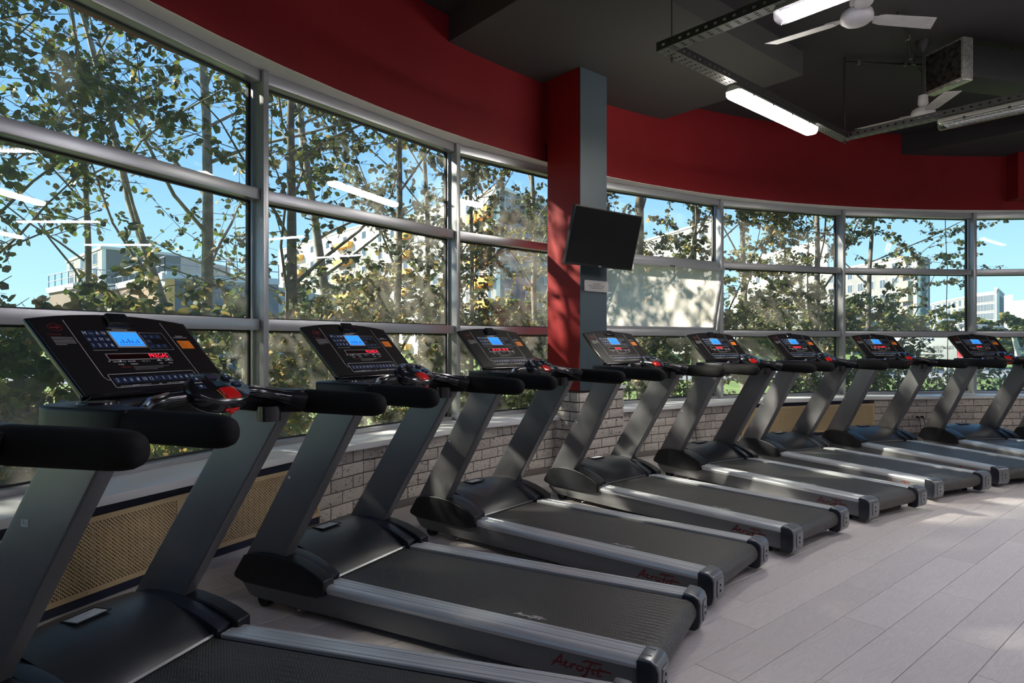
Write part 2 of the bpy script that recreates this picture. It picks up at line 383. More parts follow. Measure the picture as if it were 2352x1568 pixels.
for vis, d_, s0, k, q, full in cands:
    if n_ind < 296 and vis == 0:
        n_ind += 1
        o = E1*s0+E2*(k*PW+.002)
        if full: link(plank_me, 'plank', fl, (o.x, o.y, 0), R(40.5))
        else:
            m2 = MB(); lq = []
            for p in q:
                d = Vector((p[0], p[1], 0))-o; lq.append((d.dot(E1), d.dot(E2)))
            m2.prism(lq, -.009, 0, axis=2); link(m2.data('plank', 'floor_plank', smooth=0), 'plank', fl, (o.x, o.y, 0), R(40.5))
    else:
        cxy = (sum(p[0] for p in q)/len(q), sum(p[1] for p in q)/len(q))
        rest.prism([(cxy[0]+(p[0]-cxy[0])*.998, cxy[1]+(p[1]-cxy[1])*.998) for p in q], -.009, 0, axis=2)
o = rest.build('plank_field', 'floor_plank', fl, smooth=0); o['kind'] = 'stuff'

# ceiling
ce = empty('ceiling', kind='structure', label='dark painted ceiling with dropped slabs and beams')
mb = MB(); mb.prism([(-4, -5.4), (13.4, -5.4), (13.4, 9.2), pol(70, 11.2), pol(90, 11.2), pol(110, 11.2), pol(130, 11.2), pol(150, 11.2), pol(170, 11.2), pol(190, 11.2)], ZW, ZW+.2, axis=2)
mb.build('ceiling_slab', 'ceiling_paint', ce, smooth=0)
def drop(name, a0, a1, b0, b1, z, m='beam_paint'):           # dropped slab in E1/E2 coordinates
    P = [E1*a0+E2*b0, E1*a1+E2*b0, E1*a1+E2*b1, E1*a0+E2*b1]; q = [(p.x, p.y) for p in P]
    for a in np.arange(53.2, 206, 4.9):
        q = clip(q, pol(a, 10.8), pol(a+4.9, 10.8))
    mb = MB(); mb.prism(q, z, ZW+.01, axis=2); mb.build(name, m, ce, smooth=0)
g = lambda x, y: (Vector((x, y, 0)).dot(E1), Vector((x, y, 0)).dot(E2))
a0 = (g(-.67, 6.36)[0]+g(.13, 5.62)[0])/2; a1 = g(3.19, 7.23)[0]; b1 = (g(3.19, 7.23)[1]+g(1.4, 5.62)[1])/2
drop('dropped_slab', a0, a1, b1, 12, 4.37)
a2 = g(7.02, 8.94)[0]
drop('ceiling_beam', a2-.05, a2+6, -12, 12, 4.32, 'ceiling_paint')

# walls below the sill: mortar bed, bricks, radiator niches
wl = empty('wall_curved', kind='structure', label='curved outer wall with whitewashed brick below the windows and red paint above')
RB = 10.50                                                   # face of mortar bed (corner radius)
VA = [146.3-9.8*i for i in range(-6, 10)]                    # facet corners
mb = MB()
for i in range(len(VA)-1): mb.prism([pol(VA[i], RB), pol(VA[i+1], RB), pol(VA[i+1], 11.05), pol(VA[i], 11.05)], -.2, .575, axis=2)
NICHE = [(148.95, 174.0), (101.6, 114.5)]
mb.build('wall_core', 'mortar', wl, smooth=0)
# one rough-faced brick and its half, shared
def brick_data(L, H_=.092):
    b = MB(); r2 = random.Random(int(L*1e4)); nx, nz = 5, 3; vs = []; fs = []
    for j in range(nz):
        for i in range(nx):
            e = i in (0, nx-1) or j in (0, nz-1)
            vs.append((L*i/(nx-1), -.022+(.005 if e else r2.uniform(-.0015, .0015)), H_*j/(nz-1)))
    for j in range(nz-1):
        for i in range(nx-1): a = j*nx+i; fs.append((a, a+1, a+nx+1, a+nx))
    bk = len(vs); vs += [(0, .004, 0), (L, .004, 0), (L, .004, H_), (0, .004, H_)]
    bot = list(range(nx)); top = list(range((nz-1)*nx, nz*nx)); le = [j*nx for j in range(nz)]; ri = [j*nx+nx-1 for j in range(nz)]
    fs += [tuple([bk, bk+1]+bot[::-1]), tuple(top+[bk+2, bk+3]), tuple([bk]+le+[bk+3]), tuple([bk+2]+ri[::-1]+[bk+1])]
    b.add(vs, fs); return b.data('brick', 'brick_face', smooth=0)
_bk = {}
def lay(p, q, z0, rows, parent, shift=0, pitch=.245, rp=.1013, skip=None):
    p = Vector((*p, 0)); q = Vector((*q, 0)); Lw = (q-p).length; d = (q-p)/Lw; ang = math.atan2(d.y, d.x)
    for r_ in range(rows):
        s = -(pitch/2 if (r_+shift) % 2 else 0)
        while s < Lw-.02:
            a = max(s, .003); b = min(s+pitch-.011, Lw-.003); s += pitch
            if b-a < .03: continue
            if skip and skip((a+b)/2, r_): continue
            l = round(b-a, 2)
            if l not in _bk: _bk[l] = brick_data(b-a)
            o = p+d*a; link(_bk[l], 'brick', parent, (o.x, o.y, z0+r_*rp), ang)
for i in range(len(VA)-1):
    a, b = VA[i], VA[i+1]
    if a > 166 or b < 60: continue
    for s0, s1 in [(a, b)]:
        segs = [(s0, s1)]
        for n1, n0 in NICHE:                                 # n1<n0: cut niches out of the brick facets
            lo, hi = min(n1, n0), max(n1, n0); ns = []
            for x0, x1 in segs:
                if x1 >= hi or x0 <= lo: ns.append((x0, x1)); continue
                if x0 > hi: ns.append((x0, hi))
                if x1 < lo: ns.append((lo, x1))
            segs = ns
        for x0, x1 in segs:
            f0 = (a-x0)/(a-b); f1 = (a-x1)/(a-b); pa = Vector(pol(a, RB)); pb = Vector(pol(b, RB))
            if x0-x1 < .3: continue
            lay(pa+(pb-pa)*f0, pa+(pb-pa)*f1, .062, 5, wl, shift=i)
# baseboards under the brick
for i, (x0, x1) in enumerate([(148.9, 146.3), (146.3, 136.5), (136.5, 126.7), (126.7, 116.9), (116.9, 114.5), (101.6, 97.3), (97.3, 87.5), (87.5, 77.7), (77.7, 67.9)]):
    b = MB(); a_ = max(v for v in VA if v <= x0+1e-6 or v == min(VA)) if 0 else None
    ring(b, x0, x1, RB-.035, RB+.02, 0, .058); o = b.build('baseboard_curved', 'baseboard_grey', bevel=.004); tag(o, kind='structure')
# radiator niches: navy boards, plinth, tan lattice panels, ribbed radiator behind
def niche(hi, lo, cuts, label, nm):
    t = empty('radiator_cover', pol((hi+lo)/2, RB-.03, 0), 0, label, 'radiator cover', 'tan lattice radiator covers under the windows')
    o0 = Vector(t.location)
    def B(): m_ = MB(); m_.M = T(-o0.x, -o0.y, -o0.z); return m_
    n = max(1, round((hi-lo)/6.4)); A = [hi+(lo-hi)*i/n for i in range(n+1)] if cuts is None else cuts
    for i in range(len(A)-1):
        x0, x1 = A[i], A[i+1]
        b = B(); ring(b, x0, x1, RB-.035, RB-.002, .515, .566); b.build('navy_board', 'navy_board', t, bevel=.002)
        b = B(); ring(b, x0, x1, RB-.035, RB-.002, .066, .12); b.build('navy_board', 'navy_board', t, bevel=.002)
        b = B(); ring(b, x0, x1, RB-.028, RB-.002, 0, .066); b.build('plinth', 'plinth_white', t, bevel=.002)
        b = B(); ring(b, x0, x1, RB-.012, RB-.002, .115, .52); b.build('niche_shade', 'dark_backing', t, smooth=0)  # near-black sheet paints the shade behind the lattice
        P0 = Vector(pol(x0, RB-.045, .12)); P1 = Vector(pol(x1, RB-.045, .12)); d = (P1-P0); L = d.length; d /= L
        nrm = Vector((-d.y, d.x, 0)); nrm = nrm if nrm.dot(Vector((CX, CY, 0))-P0) > 0 else -nrm
        Hh = .395; fw = .028
        M = Matrix(((d.x, nrm.x, 0, P0.x-o0.x), (d.y, nrm.y, 0, P0.y-o0.y), (0, 0, 1, P0.z), (0, 0, 0, 1)))
        pn = empty('lattice_panel', parent=t); pn.matrix_local = M
        b = MB()
        b.box((0, -.004, 0), (fw, .008, Hh)); b.box((L-fw, -.004, 0), (L, .008, Hh)); b.box((fw, -.004, 0), (L-fw, .008, fw)); b.box((fw, -.004, Hh-fw), (L-fw, .008, Hh))
        for q in (.15, .5, .85):
            for zz in (.014, Hh-.014): b.cyl((L*q, .007, zz), (L*q, .011, zz), .004, 8)
        b.build('panel_frame', 'grille_tan', pn, smooth=30)
        b = MB(); w0, w1, h0, h1 = fw, L-fw, fw, Hh-fw; pitch = .0205; hh = h1-h0; c = w0-hh
        while c < w1:                                        # thin crossing strips clipped to the opening
            for sg, yy in ((1, .001), (-1, .0035)):
                if sg == 1: a_ = (c, h0); e_ = (c+hh, h1)
                else: a_ = (c+hh, h0); e_ = (c, h1)
                def cl(P, Q):
                    (ax, az), (bx, bz) = P, Q; t0, t1 = 0, 1; dx = bx-ax
                    for lim, sgn in ((w0, 1), (w1, -1)):
                        va = sgn*(ax-lim); vb = sgn*(bx-lim)
                        if va < 0 and vb < 0: return None
                        if va < 0: t0 = max(t0, va/(va-vb))
                        elif vb < 0: t1 = min(t1, va/(va-vb))
                    if t1-t0 < 1e-3: return None
                    return (ax+dx*t0, az+(bz-az)*t0), (ax+dx*t1, az+(bz-az)*t1)
                s_ = cl(a_, e_)
                if s_: b.bar((s_[0][0], yy, s_[0][1]), (s_[1][0], yy, s_[1][1]), .0025, .0078, up=(0, 1, 0) if 0 else (1 if sg == 1 else -1, 0, -1))
            c += pitch
        o = b.build('lattice', 'grille_tan', pn, smooth=0); o['kind'] = 'stuff'
        b = MB(); x = .10
        while x < L-.10: b.box((x, -.030, .06), (x+.028, -.012, Hh-.075)); x += .046
        if L > .3: b.build('radiator', 'radiator_cream', pn, bevel=.006)
niche(173.9, 148.95, [173.9, 167.6, 161.5, 155.2, 148.95], 'long tan lattice radiator cover under the left window', 'a')
niche(114.5, 101.6, [114.5, 108.05, 101.6], 'tan lattice radiator cover at the far wall behind the middle treadmills', 'b')
# red wall above the windows, white soffit
mb = MB(); ring(mb, A_L, A_R, RG-.17, RG+.35, ZT, ZW+.05, n=50); mb.build('painted_band', 'red_paint', wl)
mb = MB(); ring(mb, A_L, A_R, RG-.166, RG+.18, ZT-.004, ZT, n=50); mb.build('soffit', 'white_reveal', wl, smooth=0)
mb = MB(); P = at(2310, 400, Y=9.9); a_ = 89.0
ring(mb, 89.0, 84.5, RG-.42, RG-.165, 3.62, ZW, n=2); mb.build('wall_projection', 'red_paint', wl, smooth=0)
# other walls of the room, behind and beside the camera
mb = MB(); mb.box((-3.6, -5.4, -.2), (13.4, -5.2, ZW)); tag(mb.build('wall_back', 'room_wall', smooth=0), kind='structure')
mb = MB(); mb.box((13.2, -5.4, -.2), (13.4, 9.0, ZW)); tag(mb.build('wall_right', 'room_wall', smooth=0), kind='structure')
# window bays
def window(k, n):
    a, b = MA(k), MA(k+1); t = empty('window_%d' % n, kind='structure')
    mb = MB(); mb.prism([pol(a+.13, RG), pol(a-.13, RG), pol(a-.13, RG+.17), pol(a+.13, RG+.17)], ZS, ZT, axis=2)
    for s_ in (1, -1): pass
    mb.build('mullion', 'aluminium_frame', t, bevel=.006)
    def rail(z0, z1, r0=.035, r1=.15, nm='transom'):
        mb = MB(); ring(mb, a-.16, b+.16, RG+r0, RG+r1, z0, z1); mb.build(nm, 'aluminium_frame', t, bevel=.004)
    rail(ZT-.09, ZT, .03, nm='head_frame'); rail(ZS, ZS+.035, .05, nm='bottom_frame')
    rail(2.50, 2.585); rail(1.515, 1.60)
    for z0, z1 in ((ZS+.035, 1.515), (1.60, 2.50), (2.585, ZT-.09)):
        sash_gap = (k == 3 and z0 == 1.60)
        mb = MB(); ins = .55
        P = Vector(pol(a-.2, RG+.13)); Q = Vector(pol(b+.2, RG+.13)); d = (Q-P).normalized(); ww = (Q-P).length; nn = Vector((-d.y, d.x))
        # gasket frame then the pane
        gk = MB()
        for (s0, s1, y0, y1) in ((0, .022, z0, z1), (ww-.022, ww, z0, z1), (.022, ww-.022, z0, z0+.012), (.022, ww-.022, z1-.012, z1)):
            A0 = P+d*s0; A1 = P+d*s1; gk.prism([(A0.x, A0.y), (A1.x, A1.y), (A1.x+nn.x*.03, A1.y+nn.y*.03), (A0.x+nn.x*.03, A0.y+nn.y*.03)], y0, y1, axis=2)
        gk.build('gasket', 'frame_gasket', t, smooth=0)
        if sash_gap: continue
        A0 = P+d*.01+nn*.012; A1 = Q-d*.01+nn*.012; c_ = (A0+A1)/2; L = (A1-A0).length
        mb.box((-L/2, 0, -(z1-z0)/2+.005), (L/2, .0012, (z1-z0)/2-.005))
        o = link(mb.data('pane', 'window_glass', smooth=0), 'pane', t, (c_.x, c_.y, (z0+z1)/2), math.atan2(d.y, d.x))
    # sill board of the bay
    mb = MB(); A0 = pol(a, 10.43); A1 = pol(b, 10.43)
    ring(mb, a-.012, b+.012, 10.43, RG+.14, .572, ZS); mb.build('sill_board', 'sill_white', t, bevel=.006)
    return t
for i, k in enumerate(range(-2, 8)): window(k, i+1)
mb = MB()
ring(mb, 206, MA(-2)+.14, RG-.30, RG+.2, .57, ZT, n=6); ring(mb, MA(8)-.14, MA(8)-10, RG-.1, RG+.2, .57, ZT, n=2); mb.build('wall_end', 'room_wall', wl, smooth=0)
# tilted open sash of the bay right of the column
a, b = MA(3), MA(4); P = Vector(pol(b+.4, RG+.10)); Q = Vector(pol(a-.3, RG+.10)); d = (Q-P); L = d.length; d /= L; nn = Vector((d.y, -d.x))
nn = nn if nn.dot(Vector((CX, CY))-P) > 0 else -nn
sash = empty('window_sash', kind='structure', label='tilted open middle window sash right of the column')
th = R(12); up = Vector((nn.x*math.sin(th), nn.y*math.sin(th), math.cos(th))); d3 = Vector((d.x, d.y, 0)); n3 = d3.cross(up)
if n3.dot(Vector((nn.x, nn.y, 0))) < 0: n3 = -n3
o_ = Vector((P.x, P.y, 1.60)); M = Matrix(((d3.x, n3.x, up.x, o_.x), (d3.y, n3.y, up.y, o_.y), (d3.z, n3.z, up.z, o_.z), (0, 0, 0, 1)))
sash.matrix_world = M; Hs = .90
mb = MB(); fw = .045
mb.box((0, -.03, 0), (fw, .03, Hs)); mb.box((L-fw, -.03, 0), (L, .03, Hs)); mb.box((fw, -.03, 0), (L-fw, .03, fw)); mb.box((fw, -.03, Hs-fw), (L-fw, .03, Hs))
mb.build('sash_frame', 'aluminium_frame', sash, bevel=.005)
mb = MB(); mb.box((fw-.01, -.001, fw-.01), (L-fw+.01, .001, Hs-fw+.01)); mb.build('pane', 'hazy_glass', sash, smooth=0)
mb = MB(); mb.box((L*.45, .03, Hs-.04), (L*.45+.10, .045, Hs-.012)); mb.bar((L*.45+.02, .05, Hs-.025), (L*.45+.04, .075, Hs-.14), .014, .012); mb.build('handle', 'tm_grey', sash, bevel=.003)
for q in (.12, .62):
    mb = MB(); mb.box((L*q, .025, -.015), (L*q+.09, .045, .012)); mb.build('hinge', 'aluminium_frame', sash, bevel=.003)

# column with its brick pier
ANG = 131.2; TD = Vector((math.sin(R(ANG)), -math.cos(R(ANG)), 0)); RD = Vector((math.cos(R(ANG)), math.sin(R(ANG)), 0))   # along the face, outward
K0 = Vector((.73, 6.975, 0))
def obox(mb, s0, s1, d0, d1, z0, z1, k=None):
    P = [K0+TD*s0+RD*d0, K0+TD*s1+RD*d0, K0+TD*s1+RD*d1, K0+TD*s0+RD*d1]; mb.prism([(p.x, p.y) for p in P], z0, z1, axis=2, k=k)
colm = empty('column', K0, 0, kind='structure', label='square column, red on its left side and slate blue on its face')
def KB(): m_ = MB(); m_.M = T(-K0.x, -K0.y, 0); return m_
mb = KB(); obox(mb, 0, .43, .0, .012, .905, 4.38); mb.build('blue_face', 'slate_blue', colm, smooth=0)
mb = KB(); obox(mb, 0, .43, .012, .50, .905, 4.38); mb.build('red_shaft', 'column_red', colm, smooth=0)
mb = KB(); obox(mb, -.0, .43, .45, .80, 3.69, 4.38); mb.build('red_lintel', 'red_paint', colm, smooth=0)
pier = empty('wall_pier', kind='structure', label='whitewashed brick pier at the foot of the column')
mb = MB(); obox(mb, -.0, .745, .03, .56, 0, .900); mb.build('pier_core', 'mortar', pier, smooth=0)
pa = K0+TD*-.002+RD*.028; pb = K0+TD*.747+RD*.028
lay((pa.x, pa.y), (pb.x, pb.y), .062, 8, pier, shift=1, rp=.1035)
pa2 = K0+RD*.50+TD*.0; pb2 = K0+RD*.02+TD*.0
lay((pa2.x, pa2.y), (pb2.x, pb2.y), .062, 8, pier, shift=0, rp=.1035)
pa3 = K0+TD*.745+RD*.03; pb3 = K0+TD*.745+RD*.5
lay((pa3.x, pa3.y), (pb3.x, pb3.y), .062, 8, pier, shift=0, rp=.1035)
mb = MB(); obox(mb, .43, .775, .0, .56, .90, .935); mb.build('pier_ledge', 'sill_white', pier, bevel=.006)
mb = MB(); obox(mb, -.02, .76, .0, .04, 0, .058); obox(mb, -.02, .0, .0, .50, 0, .058); tag(mb.build('baseboard_pier', 'baseboard_grey', bevel=.004), kind='structure')

# ------------------------------------------------------------------ treadmills
TM_KIDS = {}
LOGO = [[(0, .25), (.45, .75), (1.05, 1.75), (1.45, 2.45), (1.75, 2.9), (1.7, 2.3), (1.55, 1.4), (1.45, .6)],
        [(.3, 1.15), (.95, 1.2), (1.9, 1.35)],
        [(1.75, .75), (2.35, 1.25), (2.65, 1.6), (2.4, 1.75), (2.15, 1.3), (2.2, .75), (2.55, .55), (3.0, .9)],
        [(3.15, 1.6), (3.2, 1.0), (3.15, .5)], [(3.2, 1.0), (3.55, 1.45), (4.0, 1.6)],
        [(4.55, 1.55), (4.15, 1.3), (4.1, .75), (4.5, .5), (5.0, .75), (5.05, 1.25), (4.6, 1.55)],
        [(4.9, 2.3), (5.6, 2.65), (6.6, 2.6), (8.0, 2.65)], [(6.35, 2.5), (6.0, 1.6), (5.65, .5), (5.3, -.3), (4.95, -.35), (4.9, -.05)], [(5.3, 1.25), (6.3, 1.35)],
        [(6.6, 1.5), (6.45, .9), (6.5, .5), (6.8, .6)], [(6.78, 2.02), (6.92, 2.08)],
        [(7.75, 2.1), (7.4, 1.2), (7.2, .45), (7.45, .3), (7.9, .55)], [(6.6, 1.25), (8.0, 1.5), (9.3, 1.45)]]
def logo(mb, x, y, sx, sy, z, wd, k=0):
    for st in LOGO:
        n = len(st); ww = [wd*(.55+.75*math.sin(PI*(i+.6)/(n+.2))) for i in range(n)]
        mb.ribbon([(x+p[0]*sx, y+p[1]*sy) for p in st], ww, z, k)
RAILP = [(.302, .176), (.302, .190), (.306, .194), (.322, .194), (.324, .191), (.327, .191), (.329, .194), (.352, .194), (.353, .192), (.355, .194), (.366, .194), (.367, .192), (.369, .194), (.380, .194),
         (.382, .191), (.386, .191), (.388, .194), (.405, .194), (.418, .191), (.428, .183), (.431, .172), (.428, .164), (.424, .160), (.424, .154), (.418, .154), (.418, .172)]
def build_treadmill():
    t = empty('treadmill')
    U0, U1 = 0.0, 1.64
    mb = MB(); mb.box((-.0, -.30, .08), (2.05, .30, .168)); mb.build('deck', 'tm_black', t, smooth=0)
    # belt round the rear roller, with UVs in metres along/across
    loop = []; zc, rr = .124, .058
    loop.append((1.76, .182)); loop.append((.02, .182))
    for i in range(1, 10): a = PI/2+PI*i/10; loop.append((-.012+rr*math.cos(a), zc+rr*math.sin(a)))
    loop.append((.02, .066)); loop.append((.6, .066))
    mb = MB(); vs = []; fs = []
    for x, z in loop: vs += [(x, -.284, z), (x, .284, z)]
    for i in range(len(loop)-1): fs.append((2*i, 2*i+1, 2*i+3, 2*i+2))
    mb.add(vs, fs); me = mb.data('belt', 'belt_rubber', smooth=60)
    uvl = me.uv_layers.new(name='UVMap'); acc = [0]
    for i in range(1, len(loop)): acc.append(acc[-1]+math.hypot(loop[i][0]-loop[i-1][0], loop[i][1]-loop[i-1][1]))
    key = {(round(x, 4), round(z, 4)): s for (x, z), s in zip(loop, acc)}
    for lp in me.loops:
        c = me.vertices[lp.vertex_index].co; uvl.data[lp.index].uv = (key[(round(c.x, 4), round(c.z, 4))], c.y+.5)
    o = link(me, 'belt', t)
    mb = MB(); logo(mb, 0, 0, .0175, .011, 0, .0035); me = mb.data('logo', 'logo_white', smooth=0)
    link(me, 'printed_logo', o, M=T(.64, .258, .1832) @ Matrix.Rotation(PI, 4, 'Z'))['label'] = 'small white script logo on the belt'
    mb = MB(); mb.cyl((-.012, -.31, zc), (-.012, .31, zc), .052, 20); mb.build('roller', 'tm_grey', t)
    for s in (1, -1):
        mb = MB(); mb.prism([(y*s, z) for y, z in RAILP], U0, U1, axis=0); mb.build('side_rail', 'tm_alu', t, smooth=30)
        mb = MB(); mb.prism([(0, .045), (2.135, .045), (2.175, .058), (2.225, .105), (2.19, .165), (0, .165)], .395*s, .423*s, axis=1)
        sp = mb.build('side_panel', 'tm_grey', t, bevel=.002)
        if s == 1:
            mb = MB(); logo(mb, 0, 0, .0282, .0215, 0, .0075); me = mb.data('logo', 'logo_red', smooth=0)
            Mx = Matrix(((-1, 0, 0, .372), (0, 0, 1, .4238), (0, 1, 0, .079), (0, 0, 0, 1)))
            link(me, 'printed_logo', sp, M=Mx)['label'] = 'dark red script logo'
        # end cap: rounded block with a raised plate and two screws
        mb = MB(); P = [(.0, .036), (-.060, .034), (-.080, .048), (-.088, .080), (-.088, .160), (-.078, .186), (-.056, .200), (-.02, .204), (0, .204)]
        mb.prism(P, .302*s, .436*s, axis=1, k=0)
        cp = mb.build('end_cap', ['tm_cap', 'tm_capside'], t, bevel=.008, seg=3)
        mb = MB(); mb.prism([(.003, .032), (-.056, .031), (-.074, .046), (-.081, .080), (-.081, .158), (-.070, .182), (-.050, .193), (.003, .194)], .433*s, .439*s, axis=1); mb.build('cap_side', 'tm_capside', cp, bevel=.002)
        mb = MB(); mb.prism([(.003, .032), (-.056, .031), (-.074, .046), (-.081, .080), (-.081, .158), (-.070, .182), (-.050, .193), (.003, .194)], .299*s, .304*s, axis=1)
        mb.build('cap_side', 'tm_capside', cp, bevel=.002)
        mb = MB(); mb.M = T(-.090, .368*s, .118); mb.prism([(-.034, -.045), (.034, -.045), (.040, .0), (.034, .045), (-.034, .045), (-.040, 0)], -.003, .002, axis=0); mb.build('cap_plate', 'tm_cap', cp, bevel=.001)
        mb = MB()
        for zz in (.102, .132): mb.cyl((-.0955, .368*s, zz), (-.090, .368*s, zz), .0065, 12)
        mb.build('screw_hole', 'rubber', cp)
        for yy in (.335, .395): mb = MB(); mb.bar((-.045, yy*s, .2025), (-.008, yy*s, .2045), .003, .003); mb.build('cap_ridge', 'tm_chrome', cp, smooth=0)
        # moulded side cover of the motor hood
        top = [(1.610, .222), (1.67, .250), (1.76, .280), (1.86, .299), (1.96, .306), (2.06, .302), (2.15, .286), (2.19, .270)]
        P = [(1.612, .150), (1.66, .133), (1.75, .128), (2.19, .122), (2.262, .142), (2.264, .165)]
        mb = MB(); mb.prism(P+top[::-1], .372*s, .452*s, axis=1); mb.build('side_cover', 'tm_black', t, bevel=.008, seg=3)
        top2 = [(1.645, .215), (1.71, .246), (1.80, .280), (1.90, .303), (1.99, .314), (2.08, .311), (2.16, .294), (2.215, .266), (2.25, .215), (2.255, .15)]
        mb = MB(); mb.prism([(1.66, .14)]+top2+[(2.2, .13)], .292*s, .370*s, axis=1); mb.build('hood_band', 'tm_navy', t, bevel=.005)
        # inclined upright
        P = [(2.195, .26), (1.920, .26), (1.395, 1.10), (1.37, 1.15), (1.62, 1.15), (1.655, 1.085)]
        mb = MB(); mb.prism(P, .366*s, .436*s, axis=1); up_ = mb.build('upright', 'tm_upright', t, bevel=.009, seg=3)
        mb = MB(); mb.cyl((1.86, .435*s, .72), (1.86, .4385*s, .72), .008, 12); mb.build('bolt', 'tm_alu', up_)
        mb = MB(); mb.cyl((2.08, .365*s, .040), (2.08, .415*s, .040), .040, 18, k=0); mb.cyl((2.08, .412*s, .045), (2.08, .420*s, .045), .010, 10, k=1); mb.bar((2.08, .39*s, .05), (1.98, .39*s, .075), .05, .03, k=2)
        mb.build('transport_wheel', ['rubber', 'tm_black', 'tm_grey'], t)
        mb = MB(); mb.tube([(1.80, .40*s, .052), (1.805, .40*s, .030), (1.825, .40*s, .020), (1.845, .40*s, .030), (1.85, .40*s, .052)], .003, 6); mb.build('hook', 'tm_chrome', t)
        mb = MB(); mb.cyl((.12, .37*s, 0), (.12, .37*s, .05), .022, 12); mb.build('foot', 'rubber', t)
    prof = [(1.672, .184), (1.69, .205), (1.74, .240), (1.80, .274), (1.88, .308), (1.96, .330), (2.04, .338), (2.11, .331), (2.17, .310), (2.22, .275), (2.25, .225), (2.258, .15), (2.2, .12), (1.72, .12)]
    mb = MB(); lps = []
    for y, sc_ in ((-.292, -.010), (-.15, 0), (0, .004), (.15, 0), (.292, -.010)):
        lps.append([(x, y, z+sc_*(1 if z > .2 else 0)) for x, z in prof])
    mb.loft(lps); hd = mb.build('motor_hood', 'tm_hood', t, smooth=40)
    mb = MB(); mb.prism([(1.668, .184), (1.674, .192), (1.670, .195), (1.662, .187)], -.290, .290, axis=1); mb.build('hood_lip', 'tm_cap', hd, smooth=0)
    mb = MB(); mb.M = T(2.02, 0, .3415) @ Matrix.Rotation(R(2), 4, 'Y')
    for a_, b_ in (((-.045, -.075, 0), (.045, -.069, .004)), ((-.045, .069, 0), (.045, .075, .004)), ((-.045, -.069, 0), (-.039, .069, .004)), ((.039, -.069, 0), (.045, .069, .004))): mb.box(a_, b_, 0)
    mb.box((-.038, -.068, -.002), (.038, .068, .0012), 1)
    mb.build('hood_label', ['tm_black', 'sticker'], hd, smooth=0)['label'] = 'pale printed instruction label in a recess of the hood'
    # cockpit: tray between the arms, arms with foam grips
    mb = MB()
    tray = [(1.30, .46), (1.33, .475), (1.60, .475), (1.66, .455), (1.69, .40), (1.70, .0), (1.69, -.40), (1.66, -.455), (1.60, -.475), (1.33, -.475), (1.30, -.46), (1.30, -.385), (1.44, -.345), (1.50, -.25), (1.52, 0), (1.50, .25), (1.44, .345), (1.30, .385)]
    lo = [(x, y, 1.145 if x > 1.45 else 1.13) for x, y in tray]; hi = [(x, y, 1.222+.004*(x-1.3)/.4) for x, y in tray]
    mb.loft([lo, hi]); ck = mb.build('cockpit_tray', 'tm_black', t, bevel=.012, seg=3)
    for s in (1, -1):
        mb = MB(); mb.tube([(1.545, .345*s, 1.222), (1.545, .345*s, 1.229)], [.062, .060], 24, k=0); mb.tube([(1.545, .345*s, 1.2292), (1.545, .345*s, 1.2302)], .048, 24, k=1)
        mb.build('cup_holder', ['tm_gloss', 'rubber'], ck, smooth=50)
        mb = MB(); mb.tube([(1.41, .32*s, 1.098), (1.41, .32*s, 1.16)], [.046, .050], 20, k=0); mb.build('cup_well', 'tm_gloss', ck, smooth=50)
        rows = []; us = [(1.31, .96), (1.29, 1), (1.10, 1), (1.02, 1), (.99, .97), (.965, .88), (.948, .72), (.938, .5), (.934, .2)]
        for u, k_ in us:
            lp = []
            for j in range(20):
                a = 2*PI*j/20; c_, s_ = math.cos(a), math.sin(a)
                lp.append((u, .430*s+.044*k_*math.copysign(abs(c_)**.85, c_), 1.170+.0+(u-1.1)*.02+.050*k_*math.copysign(abs(s_)**.85, s_)))
            rows.append(lp)
        mb = MB(); mb.loft(rows); mb.build('handgrip', 'tm_foam', t, smooth=50)
        pts = [(1.395, .10*s, 1.233), (1.415, .20*s, 1.226), (1.405, .28*s, 1.214), (1.36, .345*s, 1.196), (1.30, .395*s, 1.180)]
        mb = MB(); mb.tube(pts, [.022, .024, .025, .026, .030], 14); hb = mb.build('handlebar', 'tm_gloss', t, smooth=50)
        mb = MB()
        for a_ in (-.35, .05):
            q = []
            for (x, y, z), rr_ in zip(pts[1:4], (.0245, .0255, .0265)):
                q.append((x-math.sin(a_)*rr_*.9-.008, y, z+math.cos(a_)*rr_*.95))
            mb.tube(q, .0055, 6)
        mb.build('pulse_sensor', 'tm_chrome', hb)
        mb = MB(); mb.tube([(1.335, .365*s, 1.190), (1.285, .40*s, 1.176)], [.030, .034], 16); mb.build('collar', 'tm_black', hb)
    mb = MB(); mb.loft([[(1.60, -.10, 1.20), (1.60, .10, 1.20), (1.68, .10, 1.20), (1.68, -.10, 1.20)], [(1.672, -.13, 1.262), (1.672, .13, 1.262), (1.735, .13, 1.29), (1.735, -.13, 1.29)]]); mb.build('console_neck', 'tm_gloss', t, bevel=.01)
    # control pod with stop button
    Mp = T(1.385, 0, 1.240) @ Matrix.Rotation(R(-36), 4, 'Y')
    mb = MB(); lv = [(-.052, .45, .45), (-.046, .70, .72), (-.030, .90, .92), (-.008, 1, 1), (.012, .985, .985), (.022, .94, .95), (.026, .90, .92)]
    lps = [[(.092*kx*math.cos(2*PI*j/28)-.006*(1-kx), .142*ky*math.sin(2*PI*j/28), z) for j in range(28)] for z, kx, ky in lv]
    mb.loft(lps); pod = mb.build('control_pod', 'tm_gloss', t, smooth=50); pod.matrix_local = Mp
    def pkey(x, y, w_, h_, k, txt, tm='print_white', nm='key', ts=.016):
        mb = MB(); mb.box((x-h_/2, y-w_/2, .026), (x+h_/2, y+w_/2, .0285), 0)
        mb.mesh(text_mesh(txt, ts), T(x, y, .0287) @ Matrix.Rotation(-PI/2, 4, 'Z'), 1); return mb.build(nm, [k, tm], pod, smooth=0)
